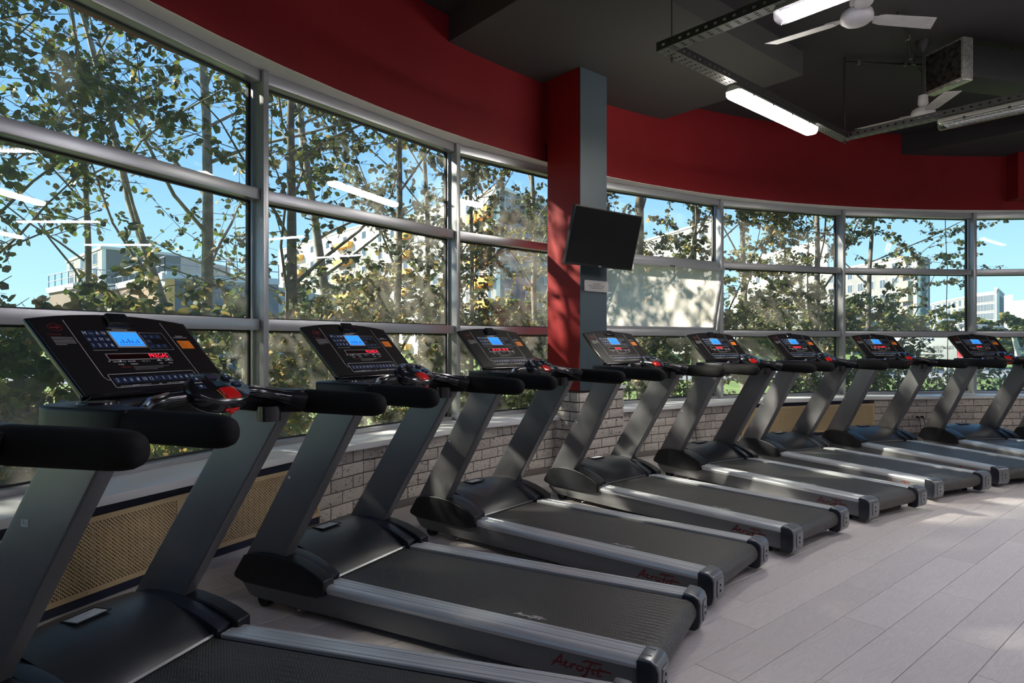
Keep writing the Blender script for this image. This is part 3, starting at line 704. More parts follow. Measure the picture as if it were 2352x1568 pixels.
    pkey(.050, .075, .036, .020, 'key_blue', '▲', ts=.014); pkey(.006, .088, .036, .020, 'key_blue', '▼', ts=.014)
    pkey(.056, 0, .044, .022, 'key_blue', 'STOP', 'print_red', ts=.013)
    pkey(.050, -.075, .036, .020, 'key_blue', '+', ts=.024); pkey(.006, -.088, .036, .020, 'key_blue', '–', ts=.024)
    pkey(.014, 0, .044, .024, 'key_blue', 'QUICK\nSTART', 'print_green', ts=.009)
    mb = MB()
    for y, tx in ((.082, 'INCLINE'), (-.082, 'SPEED')): mb.mesh(text_mesh(tx, .0095), T(.029, y, .0272) @ Matrix.Rotation(-PI/2, 4, 'Z'), 0)
    mb.build('lettering', 'print_white', pod, smooth=0)
    mb = MB(); mb.box((-.070, -.036, .020), (-.016, .036, .027)); mb.build('button_surround', 'yellow_trim', pod, bevel=.003)
    mb = MB(); mb.loft([[(-.072, -.040, .022), (-.072, .034, .022), (-.018, .034, .026), (-.018, -.040, .026)], [(-.070, -.038, .036), (-.070, .032, .036), (-.020, .032, .040), (-.020, -.038, .040)]]); mb.build('stop_button', 'stop_red', pod, bevel=.004, seg=2)
    mb = MB(); mb.bar((-.088, -.035, -.010), (-.088, .035, -.010), .012, .012); mb.bar((-.092, -.010, -.018), (-.092, .012, -.018), .012, .014); mb.build('safety_key', 'stop_red', pod, bevel=.002)
    # console
    W_, H_ = .66, .35
    Mc = Matrix(((0, .70, -.714, 1.752), (-1, 0, 0, 0), (0, .714, .70, 1.376), (0, 0, 0, 1)))
    top = [(-.345+.69*i/12, H_/2+.003+.036*(1-((i-6)/6)**2)) for i in range(13)]
    outl = [(-.335, -H_/2-.012), (.335, -H_/2-.012)]+top[::-1]
    mb = MB(); lo = [(x*.95, y*.95, -.034) for x, y in outl]; md = [(x, y, -.010) for x, y in outl]; hi = [(x, y, -.001) for x, y in outl]
    mb.loft([lo, md, hi]); cs = mb.build('console', 'tm_gloss', t, bevel=.003); cs.matrix_local = Mc
    X = lambda s_: (s_-.5)*W_
    Y = lambda t_: (t_-.5)*H_
    mb = MB(); mb.loft([[(x*.975, y*.965, -.002) for x, y in outl], [(x*.972, y*.962, .0015) for x, y in outl]]); mb.build('face_panel', 'tm_face', cs, smooth=0)
    z = .0018
    mb = MB(); mb.box((X(.395), Y(.60), 0), (X(.595), Y(.85), .0022), 0); mb.box((X(.408), Y(.622), .002), (X(.586), Y(.832), .003), 1)
    mb.box((X(.418), Y(.60)+.012, .003), (X(.576), Y(.60)+.014, .0032), 2)
    for q in range(7): mb.box((X(.43+.02*q), Y(.66), .003), (X(.44+.02*q), Y(.68+.012*((q*3) % 5)), .0032), 2)
    mb.build('display_screen', ['print_grey', 'lcd_blue', 'lcd_dark'], cs, smooth=0)['label'] = 'glowing blue display'
    mb = MB(); mb.box((X(.281), Y(.418), 0), (X(.704), Y(.512), .0019), 0); mb.box((X(.286), Y(.428), .0015), (X(.699), Y(.502), .0026), 1); mb.build('led_window', ['print_grey', 'led_window'], cs, smooth=0)
    def keys(cs_, chars, w_, h_, ts):
        for (sx, ty), ch in zip(cs_, chars):
            mb = MB(); mb.box((-w_/2, -h_/2, 0), (w_/2, h_/2, .0026), 0)
            if ch: mb.mesh(text_mesh(ch, ts), T(0, 0, .0028), 1)
            link(mb.data('key', ['key_blue', 'print_white'], smooth=0), 'key', cs, (X(sx), Y(ty), 0))
    ic = ['●', '▬', '▲', '◆', '■', '♥', '≈', '♦', '1', '2', '3', '4']
    keys([(.25+.0385*i, .81-.088*j) for j in range(3) for i in range(4)], ['M', '—', 'A', 'N', 'o', 'n', 'H', 'w', '1', '2', '3', '4'], .0225, .027, .021)
    keys([(.632+.046*i, .77-.077*j) for j in range(3) for i in range(3) if not (j == 1 and i > 0)], ['+', 'o', '~', '=', '–', 'A', '*'], .026, .022, .013)
    keys([(.240+.0430*i, .137) for i in range(13)], ['2', '4', '6', '8', '10', '12', '*', '1', '2', '4', '6', '8', '10'], .0255, .028, .021)
    mb = MB()
    def line(pts, wd=.0014, k=0): mb.ribbon([(X(a), Y(b)) for a, b in pts], wd, z, k)
    line([(.180, 1.0), (.174, .2), (.185, .155), (.205, .150)]); line([(.822, 1.0), (.822, .165), (.812, .125), (.795, .120)])
    line([(.205, .055), (.205, .215), (.212, .225), (.785, .225), (.793, .215), (.793, .055), (.785, .045), (.212, .045), (.205, .055)])
    line([(.605, .83), (.775, .83), (.775, .56), (.605, .56), (.605, .83)], .0009)
    for a_ in (.27, .34, .60, .67): line([(a_, .405), (a_+.01, .405)], .004)
    line([(.23, .565), (.38, .565)], .001); line([(.235, .062), (.43, .062)], .001); line([(.54, .062), (.75, .062)], .001)
    def tx(s_, x, y, sz, k=0): mb.mesh(text_mesh(s_, sz), T(X(x), Y(y), z), k)
    tx('PROGRAM PROFILES', .49, .868, .0075); tx('INCLINE', .33, .060, .007); tx('SPEED', .65, .060, .007); tx('FAN', .495, .060, .006)
    tx('CALORIES  Fat', .335, .395, .0085); tx('INCLINE', .415, .395, .0085); tx('TIME  Min : S', .51, .392, .007); tx('SPEED', .605, .395, .0085); tx('DISTANCE', .675, .395, .0085)
    tx('PULSE', .335, .355, .0085); tx('WEIGHT', .42, .355, .0085); tx('AGE', .605, .355, .0085); tx('LEVEL', .675, .355, .0085)
    tx('Heart Rate\nTraining Zone Guide', .895, .77, .0085)
    mb2 = mb; mb2.build('printed_lettering', ['print_white'], cs, smooth=0)
    mb = MB()
    for q in range(6): mb.box((X(.045), Y(.745-.02*q), 0), (X(.165-.01*(q == 5)*6), Y(.751-.02*q), z))
    for q in range(3): mb.box((X(.40-.0*q), Y(.315-.02*q), 0), (X(.65-.05*q), Y(.3185-.02*q), z))
    mb.build('fine_print', 'print_grey', cs, smooth=0)
    mb = MB(); mb.mesh(text_mesh('WARNING!', .010), T(X(.075), Y(.785), z), 0); mb.mesh(text_mesh('CAUTION:', .009), T(X(.355), Y(.316), z), 0)
    for q in range(24):
        a = 2*PI*q/24; b_ = 2*PI*(q+1)/24; mb.bar((X(.105)+.026*math.cos(a), Y(.89)+.0165*math.sin(a), z), (X(.105)+.026*math.cos(b_), Y(.89)+.0165*math.sin(b_), z), .0016, .0006)
    logo(mb, X(.105)-.020, Y(.89)-.006, .0044, .0042, z, .0018); mb.build('logo_badge', 'print_red', cs, smooth=0)
    mb = MB(); mb.box((X(.848), Y(.575), 0), (X(.950), Y(.705), .0019)); mb.build('zone_label', 'orange_label', cs, smooth=0)['label'] = 'orange printed label'
    mb = MB(); mb.loft([[(X(.42), Y(.90), 0), (X(.60), Y(.90), 0), (X(.585), Y(1.09), 0), (X(.445), Y(1.09), 0)], [(X(.43), Y(.93), .022), (X(.59), Y(.93), .022), (X(.575), Y(1.08), .020), (X(.452), Y(1.08), .020)]])
    vt = mb.build('fan_vent', 'tm_gloss', cs, bevel=.003)
    for q in range(4):
        mb = MB(); mb.box((X(.455), Y(.965+.028*q), .020), (X(.565), Y(.972+.028*q), .0235)); 
        mb.build('fan_vent_slat', 'tm_black', cs, smooth=0)
    mb = MB(); mb.box((-W_/2*.96, -H_/2-.022, -.03), (W_/2*.96, -H_/2-.009, .004)); mb.build('reading_ledge', 'tm_gloss', cs, bevel=.003)
    mb = MB(); mb.tube([(-.15, -H_/2-.03, -.02), (0, -H_/2-.05, -.03), (.17, -H_/2-.03, -.02)], .012, 10); mb.build('ledge_bracket', 'tm_gloss', cs)
    return t, cs
TMP = [(.008, .971, 172.0), (.242, 1.965, 162.3), (.689, 2.908, 152.0), (1.270, 3.817, 140.7), (2.119, 4.628, 131.0), (3.111, 5.387, 122.0), (4.099, 6.050, 116.0), (5.146, 6.569, 106.5), (6.284, 6.712, 97.7), (7.25, 6.66, 89.0)]
TML = ['treadmill cut off at the left edge, only one handgrip end showing',
       'nearest large treadmill at lower left, its console before the left window',
       'treadmill second from the camera, its console before the second window',
       'treadmill with its console just left of the red column',
       'treadmill in front of the slate blue column face and brick pier',
       'treadmill directly right of the column, its console under the tilted open window',
       'treadmill just left of the lattice radiator cover at the far wall',
       'treadmill standing right in front of the far lattice radiator cover',
       'far treadmill whose console stands beside the red street sign',
       'farthest treadmill, cut off at the right edge of the photo']
LED = ['PREGRS', 'PREGAS', '·PLEASE-8', '88  8  88:1  88  88', '88:18·88·', '88·88·888', '888·8887·88', '88 · 1 88·1 88 88', '8·88·88', '88 8 88']
proto, cons0 = build_treadmill()
for o in list(D.objects):
    if o.parent: TM_KIDS.setdefault(o.parent.name, []).append(o)
for i, (x, y, a) in enumerate(TMP):
    t = proto if i == 0 else copy_tree(proto, None, TM_KIDS)
    t.location = (x, y, 0); t.rotation_euler = (0, 0, R(a))
    tag(t, TML[i], 'treadmill', 'row of treadmills facing the curved windows')
    cs = next(c for c in D.objects if c.parent == t and c.name.startswith('console') and 'neck' not in c.name) if i else cons0
    mb = MB(); s_ = LED[i]; right = i in (1, 2)
    mb.mesh(text_mesh(s_, .031, 'RIGHT' if right else 'CENTER'), T((.69-.5)*.66 if right else (.48-.5)*.66, (.464-.5)*.35, .0028) @ Matrix.Diagonal((.82 if right else .78, 1, 1, 1)), 0)
    mb.build('led_digits', 'led_red', cs, smooth=0)['label'] = 'red glowing scrolling characters'

# small number sticker on the nearest treadmill's left upright
def tm_plane(i, v, px, py):
    X, Y, a = TMP[i]; a = R(a); U = (math.cos(a), math.sin(a)); V = (-U[1], U[0]); dx = (px-1176)/F
    bx, by = X+v*V[0], Y+v*V[1]; s_ = (bx*U[1]-by*U[0])/(dx*U[1]-U[0]); u = ((dx*s_-bx)*U[0]+(s_-by)*U[1]); return u, HC+(HY-py)*s_/F
near = next(o for o in D.objects if o.get('label') == TML[1]); up0 = max((c for c in D.objects if c.parent == near and c.name.startswith('upright')), key=lambda c: sum(v.co.y for v in c.data.vertices))
u_, z_ = tm_plane(1, .436, 57, 1201)
mb = MB(); mb.box((u_-.016, .4362, z_-.012), (u_+.016, .4372, z_+.012), 0); mb.mesh(text_mesh('11', .018), Matrix(((-1, 0, 0, u_), (0, 0, 1, .4374), (0, 1, 0, z_), (0, 0, 0, 1))), 1)
mb.build('number_sticker', ['sticker', 'rubber'], up0, smooth=0)['label'] = 'small pale sticker numbered 11'
# ------------------------------------------------------------------ television, plaque, sockets, cords
tv = empty('television', (.963, 6.75, 2.489), 0, 'black wall television hung tilted forward on the column', 'television')
tv.rotation_euler = (R(15.2), 0, R(39.2))
mb = MB(); mb.box((-.506, 0, -.294), (.506, .035, .294)); mb.box((-.25, .03, -.2), (.25, .07, .12)); mb.build('casing', 'tv_body', tv, bevel=.004)
mb = MB(); mb.box((-.494, -.0015, -.270), (.494, .002, .282)); mb.build('screen', 'tv_screen', tv, smooth=0)
mb = MB(); mb.box((-.02, -.002, -.287), (.02, .001, -.278)); mb.build('badge', 'print_grey', tv, smooth=0)
mb = MB(); mb.bar((0, .06, 0), (0, .27, .07), .10, .06); mb.build('wall_bracket', 'tv_body', tv, bevel=.003)
# plaque on the blue face
tl = 0
def on_face(px, py):                                         # hit of the pixel ray with the blue face of the column
    d = Vector(((px-1176)/F, 1, (HY-py)/F)); n = -RD; o = Vector((0, 0, HC)); s_ = ((K0-o).dot(n))/d.dot(n); p = o+d*s_
    return (p-K0).dot(TD), p.z
s0, z1 = on_face(1341, 642); s1, z0 = on_face(1396, 672)
pl = empty('notice_plaque', K0+TD*((s0+s1)/2)+RD*-.002+Vector((0, 0, (z0+z1)/2)), math.atan2(TD.y, TD.x), 'small white notice plaque on the blue column face below the television', 'sign')
ww, hh = s1-s0, z1-z0
mb = MB(); mb.box((-ww/2, -.008, -hh/2), (ww/2, 0, hh/2)); mb.build('board', 'plaque', pl, bevel=.002)
mb = MB(); Mx = Matrix(((1, 0, 0, 0), (0, 0, -1, -.0085), (0, 1, 0, 0), (0, 0, 0, 1)))
for q, s_ in enumerate(('Администрация', 'не несет ответственности за вещи,', 'оставленные без присмотра!')):
    mb.mesh(text_mesh(s_, .0175), Mx @ T(0, hh*.20-q*hh*.19, 0) @ Matrix.Diagonal((.85, 1.2, 1, 1)), 0)
mb.build('lettering', 'plaque_ink', pl, smooth=0)
mb = MB()
for a_ in (-1, 1):
    for b_ in (-1, 1): mb.cyl((a_*(ww/2-.006), -.008, b_*(hh/2-.006)), (a_*(ww/2-.006), -.012, b_*(hh/2-.006)), .004, 10)
mb.build('corner_screw', 'tm_chrome', pl)
def on_wall(px, py, r):
    d = ((px-1176)/F, 1.0); b_ = -2*(d[0]*CX+d[1]*CY); a_ = d[0]**2+1; c_ = CX*CX+CY*CY-r*r
    t_ = (-b_+math.sqrt(b_*b_-4*a_*c_))/2/a_; return Vector((d[0]*t_, t_, HC+(HY-py)*t_/F))
def socket(px, py, label, plugs, w_=.15):
    p = on_wall(px, py, 10.445); a_ = math.atan2(p.y-CY, p.x-CX)
    t = empty('wall_socket', p, a_-PI/2, label, 'socket')
    mb = MB(); mb.box((-w_/2, -.0, -.04), (w_/2, .045, .04)); mb.box((-w_/2+.008, -.006, -.032), (w_/2-.008, 0, .032)); mb.build('plate', 'socket_cream', t, bevel=.003)
    n = 2
    for q in range(n):
        x = (q-.5)*w_*.5
        mb = MB(); mb.cyl((x, -.007, 0), (x, -.001, 0), .021, 18); mb.build('socket_well', 'plinth_white', t)
    return t, p, a_
def cord(name, pts, r, m, label=None, plug=None):
    c = Vector(pts[-1]); P = [Vector(p) for p in pts]; Q = []
    for i in range(len(P)-1):
        p0, p1, p2, p3 = P[max(i-1, 0)], P[i], P[i+1], P[min(i+2, len(P)-1)]
        for j in range(8):
            t_ = j/8; Q.append(.5*((2*p1)+(-p0+p2)*t_+(2*p0-5*p1+4*p2-p3)*t_*t_+(-p0+3*p1-3*p2+p3)*t_**3))
    Q.append(P[-1]); mb = MB(); mb.M = T(-c.x, -c.y, -c.z); mb.tube(Q, r, 7); o = mb.build(name, m, smooth=50)
    if plug: o.parent = plug; o.matrix_local = plug.matrix_basis.inverted() @ T(*c); return o
    o.location = c; return tag(o, label, 'cable')
t1, p1, a1_ = socket(2110, 957, 'cream double wall socket at the far right, two black plugs in it', 2)
t2, p2, a2_ = socket(1595, 980, 'cream double wall socket on the brick wall just right of the column', 2)
PLUG = []
def plug(p, a_, x, dz=0, m='cable_black', label=''):
    r_ = Vector((math.cos(a_), math.sin(a_), 0)); tn = Vector((math.sin(a_), -math.cos(a_), 0)); c = p+tn*x-r_*.007
    o = empty('power_plug', c, a_-PI/2, label, 'plug'); mb = MB(); mb.cyl((0, 0, 0), (0, -.035, 0), .016, 14); mb.cyl((0, -.033, 0), (0, -.05, -.008), .007, 8); mb.build('plug_body', m, o, smooth=50); PLUG.append(o)
    return c-r_*.05+Vector((0, 0, -.008)), r_, tn
for x, lab in ((-.0375, 'left'), (.0375, 'right')):
    c, r_, tn = plug(p1, a1_, x, label='%s one of the two black plugs in the far right wall socket' % lab)
    e = c-r_*.25+tn*(.02 if x > 0 else -.06); 
    cord('power_cord', [c, c-r_*.02+Vector((0, 0, -.08)), c-r_*.04+tn*.02+Vector((0, 0, -.28)), Vector((e.x, e.y, .02)), Vector((e.x, e.y, .006))-r_*.3-tn*.2], .0045, 'cable_black', plug=PLUG[-1])
c, r_, tn = plug(p2, a2_, -.0375, label='black plug in the wall socket right of the column')
cord('power_cord', [c, c+Vector((0, 0, -.1))-r_*.01, c+tn*.05-r_*.03+Vector((0, 0, -.25)), c+tn*.08-r_*.15+Vector((0, 0, -.38)), Vector((c.x, c.y, .006))-r_*.35+tn*.1], .0045, 'cable_black', plug=PLUG[-1])
c, r_, tn = plug(p2, a2_, .0375, m='socket_cream', label='cream plug in the wall socket right of the column')
cord('power_cord', [c, c+Vector((0, 0, -.1))-r_*.01, c+tn*.04-r_*.02+Vector((0, 0, -.3)), Vector((c.x, c.y, .006))-r_*.2+tn*.05], .004, 'socket_cream', plug=PLUG[-1])
fp = lambda px, py, z=.008: at(px, py, z=z)
cord('floor_cable', [fp(913, 1172)+Vector((0, 0, .10)), fp(925, 1140)+Vector((0, 0, .05)), fp(935, 1150), fp(970, 1142), fp(1000, 1138), fp(985, 1150), fp(960, 1148)], .006, 'cable_black', 'black power cord curled on the floor behind the third treadmill')
cord('floor_cable', [fp(1262, 1117), fp(1285, 1115), fp(1300, 1113), fp(1320, 1116)], .006, 'cable_black', 'short black cord on the floor by the nose of the treadmill at the column')

# ------------------------------------------------------------------ ceiling services
ZL = 3.70
A_ = at(1530, 118, z=ZL); B_ = at(1940, 322, z=ZL)
ta = (B_-A_).normalized(); tb = Vector((ta.y, -ta.x, 0))      # tb: towards the camera and right
def tray(p, d, L, label):
    n = Vector((-d.y, d.x, 0)); t = empty('cable_tray', p, math.atan2(d.y, d.x), label, 'cable tray', 'perforated cable trays of the lighting grid')
    w2 = .055; mb = MB()
    for y0, y1 in ((-w2, -w2+.014), (-.033, -.020), (-.008, .008), (.020, .033), (w2-.014, w2)): mb.box((0, y0, 0), (L, y1, .002))
    x = 0
    while x < L: mb.box((x, -w2, .0002), (min(x+.045, L), w2, .0022)); x += .075
    mb.build('perforated_base', 'tray_metal', t, smooth=0)
    mb = MB()
    for s in (-1, 1):
        mb.box((0, s*w2-.001, 0), (L, s*w2+.001, .022)); mb.box((0, s*w2-.001, .040), (L, s*w2+.001, .060)); x = 0
        while x < L: mb.box((x, s*w2-.001, .02), (min(x+.05, L), s*w2+.001, .042)); x += .075
        mb.box((0, s*w2-.006, .058), (L, s*w2+.006, .062))
    mb.build('side_flange', 'tray_dark', t, smooth=0)
    return t
tray(A_-ta*.05, ta, (B_-A_).length+.1, 'perforated metal cable tray carrying the bright warm strip light')
tray(A_-tb*.05+Vector((0, 0, .003)), tb, 4.6, 'perforated metal cable tray running off the top edge, carrying the cool strip light')
tray(B_-tb*.05+Vector((0, 0, .003)), tb, 4.6, 'perforated metal cable tray running off the right edge behind the small fan')
def rod(p, label, r=.005, m='tray_dark', z1=ZW, nm='hanging_rod'):
    mb = MB(); mb.cyl((0, 0, -.04), (0, 0, z1-p.z), r, 8); mb.cyl((0, 0, -.012), (0, 0, -.004), .012, 6); o = mb.build(nm, m); o.location = p
    return tag(o, label, 'rod')
rod(at(1543, 133, z=ZL), 'thin steel rod holding the left corner of the cable tray grid', z1=4.37)
rod(B_+Vector((0, 0, .0)), 'black pipe dropping from the ceiling to the far corner of the tray grid', r=.013)
def strip_light(p, d, kind, label, group='strip lights under the cable trays', L=1.58):
    t = empty('strip_light', p, math.atan2(d.y, d.x), label, 'strip light', group)
    def sec(w_, z0, z1, x0, x1, rnd):
        lp = []
        for x, k_ in ((x0, .82), (x0+rnd, .97), (x0+rnd*2, 1), (x1-rnd*2, 1), (x1-rnd, .97), (x1, .82)):
            lp.append([(x, -w_/2*k_, z1), (x, w_/2*k_, z1), (x, w_/2*k_*.98, (z0+z1)/2), (x, w_/2*k_*.72, z0+.004), (x, 0, z0), (x, -w_/2*k_*.72, z0+.004), (x, -w_/2*k_*.98, (z0+z1)/2)])
        return lp
    mb = MB(); lp = []
    for x, k_ in ((0, .8), (.03, 1), (L-.03, 1), (L, .8)): lp.append([(x, -.075*k_, -.055), (x, .075*k_, -.055), (x, .06*k_, -.03), (x, .035*k_, -.006), (x, -.035*k_, -.006), (x, -.06*k_, -.03)])
    mb.loft(lp); mb.build('housing', 'lamp_housing', t, bevel=.004)
    for q in (.2, .8):
        mb = MB(); mb.box((L*q-.01, -.03, -.01), (L*q+.01, .03, .012)); mb.build('clamp', 'tray_metal', t)
    mb = MB(); mb.loft(sec(.150, -.115, -.056, .004, L-.004, .02))
    if kind == 'warm': mb.build('diffuser', 'lamp_warm', t, smooth=50)
    else:
        mb.build('diffuser', 'lamp_cover', t, smooth=50)
        mb = MB(); mb.box((.05, -.058, -.066), (L-.05, .058, -.060)); mb.build('reflector', 'lamp_reflector', t)
        for s in (-1, 1):
            mb = MB(); mb.cyl((.06, s*.03, -.084), (L-.06, s*.03, -.084), .013, 12); mb.build('tube', 'lamp_cool' if kind == 'cool' else 'lamp_off', t)
        mb = MB(); x = .09
        while x < L-.08: mb.box((x, -.06, -.095), (x+.002, .06, -.066)); x += .045
        mb.build('louvre', 'lamp_reflector', t, smooth=0)
    for s in (-1, 1):
        for q in (.15, .38, .62, .85):
            mb = MB(); mb.box((L*q-.012, s*.072-.006, -.070), (L*q+.012, s*.072+.006, -.045)); mb.build('clip', 'tm_chrome', t)
    return t
s_a = (at(1672, 212, z=ZL-.06)-A_).dot(ta); strip_light(A_+ta*s_a, ta, 'warm', 'bright warm white strip light on the cable tray above the middle of the room')
s_b = (at(1797, 52, z=ZL-.08)-A_).dot(tb); strip_light(A_+tb*s_b, tb, 'cool', 'lit cool strip light with clear cover at the top edge beside the large fan')
s_c = (at(2163, 292, z=ZL-.06)-B_).dot(tb); strip_light(B_+tb*s_c, tb, 'off', 'unlit strip light with clear cover at the right edge')
n_ = 0
for (ia, ib, kd) in ((-3.4, .6, 'cool'), (-3.4, 3.2, 'cool'), (-1.2, 3.6, 'cool'), (1.3, 3.4, 'warm'), (-1.0, 6.2, 'cool'), (1.6, 6.0, 'cool'), (4.4, 3.4, 'cool'), (4.6, 6.2, 'warm'), (7.0, .6, 'cool'), (7.2, 4.0, 'cool')):
    p = A_+ta*ia+tb*ib
    if math.hypot(p.x-CX, p.y-CY) > 9.4 or p.y < -4.6 or p.x > 12: continue
    if p.y > .5 and abs(p.x)/p.y < .95: continue
    strip_light(p+Vector((0, 0, 0)), tb if n_ % 2 else ta, kd, 'strip light over the gym floor outside the picture', 'strip lights reflected in the windows'); n_ += 1
def fan(hub, angs, label, rl):
    t = empty('ceiling_fan', hub, 0, label, 'ceiling fan', 'white ceiling fans')
    mb = MB(); mb.lathe([(.03, .085), (.075, .075), (.105, .055), (.115, .02), (.112, -.005), (.085, -.028), (.07, -.032), (.05, -.040), (.012, -.043)], 28); mb.build('motor_housing', 'fan_white', t, smooth=50)
    mb = MB(); mb.lathe([(.02, .22), (.045, .21), (.05, .12), (.035, .10), (.02, .085)], 18); mb.build('lower_canopy', 'fan_white', t, smooth=50)
    mb = MB(); mb.cyl((0, 0, .08), (0, 0, ZW-hub[2]-.1), .012, 10); mb.build('down_rod', 'tray_dark', t)
    mb = MB(); mb.lathe([(.015, ZW-hub[2]-.12), (.06, ZW-hub[2]-.05), (.065, ZW-hub[2])], 18); mb.build('ceiling_canopy', 'tray_dark', t, smooth=50)
    for a in angs:
        b = empty('blade', (0, 0, 0), R(a), parent=t)
        mb = MB(); P = [(.155, -.045), (.20, -.058), (.61, -.066), (.665, .060), (.60, .062), (.22, .058), (.155, .042)]
        lo = [(x, y, .012-.16*y) for x, y in P]; hi = [(x, y, .016-.16*y) for x, y in P]
        mb.loft([lo, hi]); mb.build('blade_panel', 'fan_white', b, smooth=0)
        mb = MB(); mb.prism([(.08, -.02), (.16, -.04), (.215, -.045), (.215, .045), (.16, .04), (.08, .02)], .018, .022, axis=2); mb.build('blade_iron', 'fan_white', b, bevel=.001)
    return t
fan(at(1968, 45, z=3.84), (138, 8, -107), 'large white ceiling fan at the top edge beside the cool strip light', 1)
fan(at(2120, 265, z=3.84), (132, -99, 16), 'white ceiling fan farther off, below the foil-wrapped duct', 1)
# duct with foil-wrapped end
d0 = at(2150, 212, z=4.10); d1 = at(2212, 184, z=4.10); fe = (d1-d0); wd_ = max(fe.length, .42); fe.normalize(); ax = Vector((-fe.y, fe.x, 0)); ax = ax if ax.x > 0 else -ax
ax = Vector((math.cos(R(14)), math.sin(R(14)), 0)); ay = Vector((-ax.y, ax.x, 0))
dt = empty('air_duct', d1, R(14), 'black air duct with silver foil wrapped end under the ceiling at right', 'duct')
mb = MB(); mb.box((.10, .04, .07), (3.2, .40, .40)); mb.build('duct_body', 'duct_black', dt, bevel=.01)
mb = MB(); mb.box((-.02, -.02, .0), (.11, .44, .44)); mb.build('foil_wrap', 'duct_foil', dt, bevel=.012)
mb = MB(); mb.box((-.03, .005, .03), (-.018, .415, .41)); mb.build('duct_opening', 'foil_dark', dt, smooth=0)
for x in (.9, 2.2):
    mb = MB(); mb.cyl((x, .21, .40), (x, .21, ZW-4.10), .006, 8); mb.build('hanger', 'tray_dark', dt)
def conduit(pts, label, nm='conduit'):
    c = Vector(pts[0]); mb = MB(); mb.M = T(-c.x, -c.y, -c.z); mb.tube(pts, .014, 8, k=0)
    for i in range(len(pts)-1):
        p, q = Vector(pts[i]), Vector(pts[i+1]); L = (q-p).length
        for s_ in np.arange(.15, L, .55): e = p+(q-p)*(s_/L); mb.box((e.x-.018, e.y-.018, e.z-.018), (e.x+.018, e.y+.018, e.z+.03), 1)
    o = mb.build(nm, ['cable_black', 'tray_metal'], smooth=50); o.location = c; return tag(o, label, 'pipe')
zc_ = ZW-.055
conduit([B_+Vector((.012, 0, zc_-ZL)), at(2148, 150, z=zc_)], 'black conduit running along the ceiling from the drop pipe to the duct')
conduit([at(2062, 30, z=zc_), at(2083, 75, z=zc_), at(2092, 135, z=zc_), at(2118, 175, z=zc_)], 'black conduit snaking along the ceiling above the smaller fan')

# ------------------------------------------------------------------ outside
GZ = -.55
mb = MB(); mb.prism([(-160, -40), (160, -40), (160, 260), (-160, 260)], GZ-.2, GZ, axis=2); tag(mb.build('lawn', 'grass', smooth=0), 'green lawn sloping away outside the windows', 'lawn', kind='structure')
mb = MB(); mb.prism([(-60, 26), (90, 44), (90, 56), (-60, 38)], GZ, GZ+.03, axis=2); tag(mb.build('road', 'asphalt', smooth=0), 'grey road beyond the lawn', 'road', kind='structure')
def leaf_shapes(n, pos, size, r_, kind=0):
    """n leaves as bent six-point blades; returns verts, faces"""
    base = np.array([(0, 0, 0), (.32, .30, .05), (.42, .80, -.02), (0, 1.15, .06), (-.42, .78, .0), (-.34, .30, .05)])
    if kind == 1: base = np.array([(0, 0, 0), (.20, .35, .04), (.22, .9, 0), (0, 1.45, .1), (-.22, .9, 0), (-.20, .35, .04)])
    az = r_.uniform(0, 2*PI, n); dr = r_.uniform(-1.35, .5, n); ro = r_.uniform(-1.2, 1.2, n); s = size*r_.uniform(.65, 1.25, n)
    cy, sy = np.cos(az), np.sin(az); cp, sp = np.cos(dr), np.sin(dr); cr, sr = np.cos(ro), np.sin(ro)
    V = np.zeros((n, 6, 3))
    for i, (x, y, z) in enumerate(base):
        x1 = x*cr+z*sr; z1 = -x*sr+z*cr; y1 = y*cp-z1*sp; z2 = y*sp+z1*cp
        V[:, i, 0] = x1*cy-y1*sy; V[:, i, 1] = x1*sy+y1*cy; V[:, i, 2] = z2
    V = V*s[:, None, None]+pos[:, None, :]
    return V
def leaf_mesh(V, name, mats, mi):
    n = len(V); me = D.meshes.new(name); me.vertices.add(n*6); me.vertices.foreach_set('co', V.reshape(-1).astype(np.float32))
    f = np.array([(0, 1, 3, 5), (1, 2, 3, 3), (5, 3, 4, 4)])
    me.loops.add(n*10); me.polygons.add(n*3)
    li = np.empty((n, 10), np.int32); li[:, 0:4] = (0, 1, 3, 5); li[:, 4:7] = (1, 2, 3); li[:, 7:10] = (5, 3, 4); li += (np.arange(n)*6)[:, None].astype(np.int32)
    me.loops.foreach_set('vertex_index', li.ravel())
    ls = (np.arange(n)*10)[:, None]+np.array([0, 4, 7]); me.polygons.foreach_set('loop_start', ls.ravel().astype(np.int32))
    me.polygons.foreach_set('material_index', np.repeat(mi, 3).astype(np.int32))
    for m_ in mats: me.materials.append(MATS[m_])
    me.update(calc_edges=True); me.validate(); return me
_one = {}
def one_leaf(m_):
    if m_ not in _one:
        b = np.array([[(0, 0, 0), (.32, .30, .05), (.42, .80, -.02), (0, 1.15, .06), (-.42, .78, .0), (-.34, .30, .05)]])
        _one[m_] = leaf_mesh(b, 'leaf', [m_], np.zeros(1))
    return _one[m_]
def keep_out(p, ox, oy, m=11.35):
    x, y = p[0]+ox-CX, p[1]+oy-CY; r = math.hypot(x, y)
    if r < m: k = (m+(m-r)*.25)/r; return Vector((CX+x*k-ox, CY+y*k-oy, p[2]))
    return Vector(p)
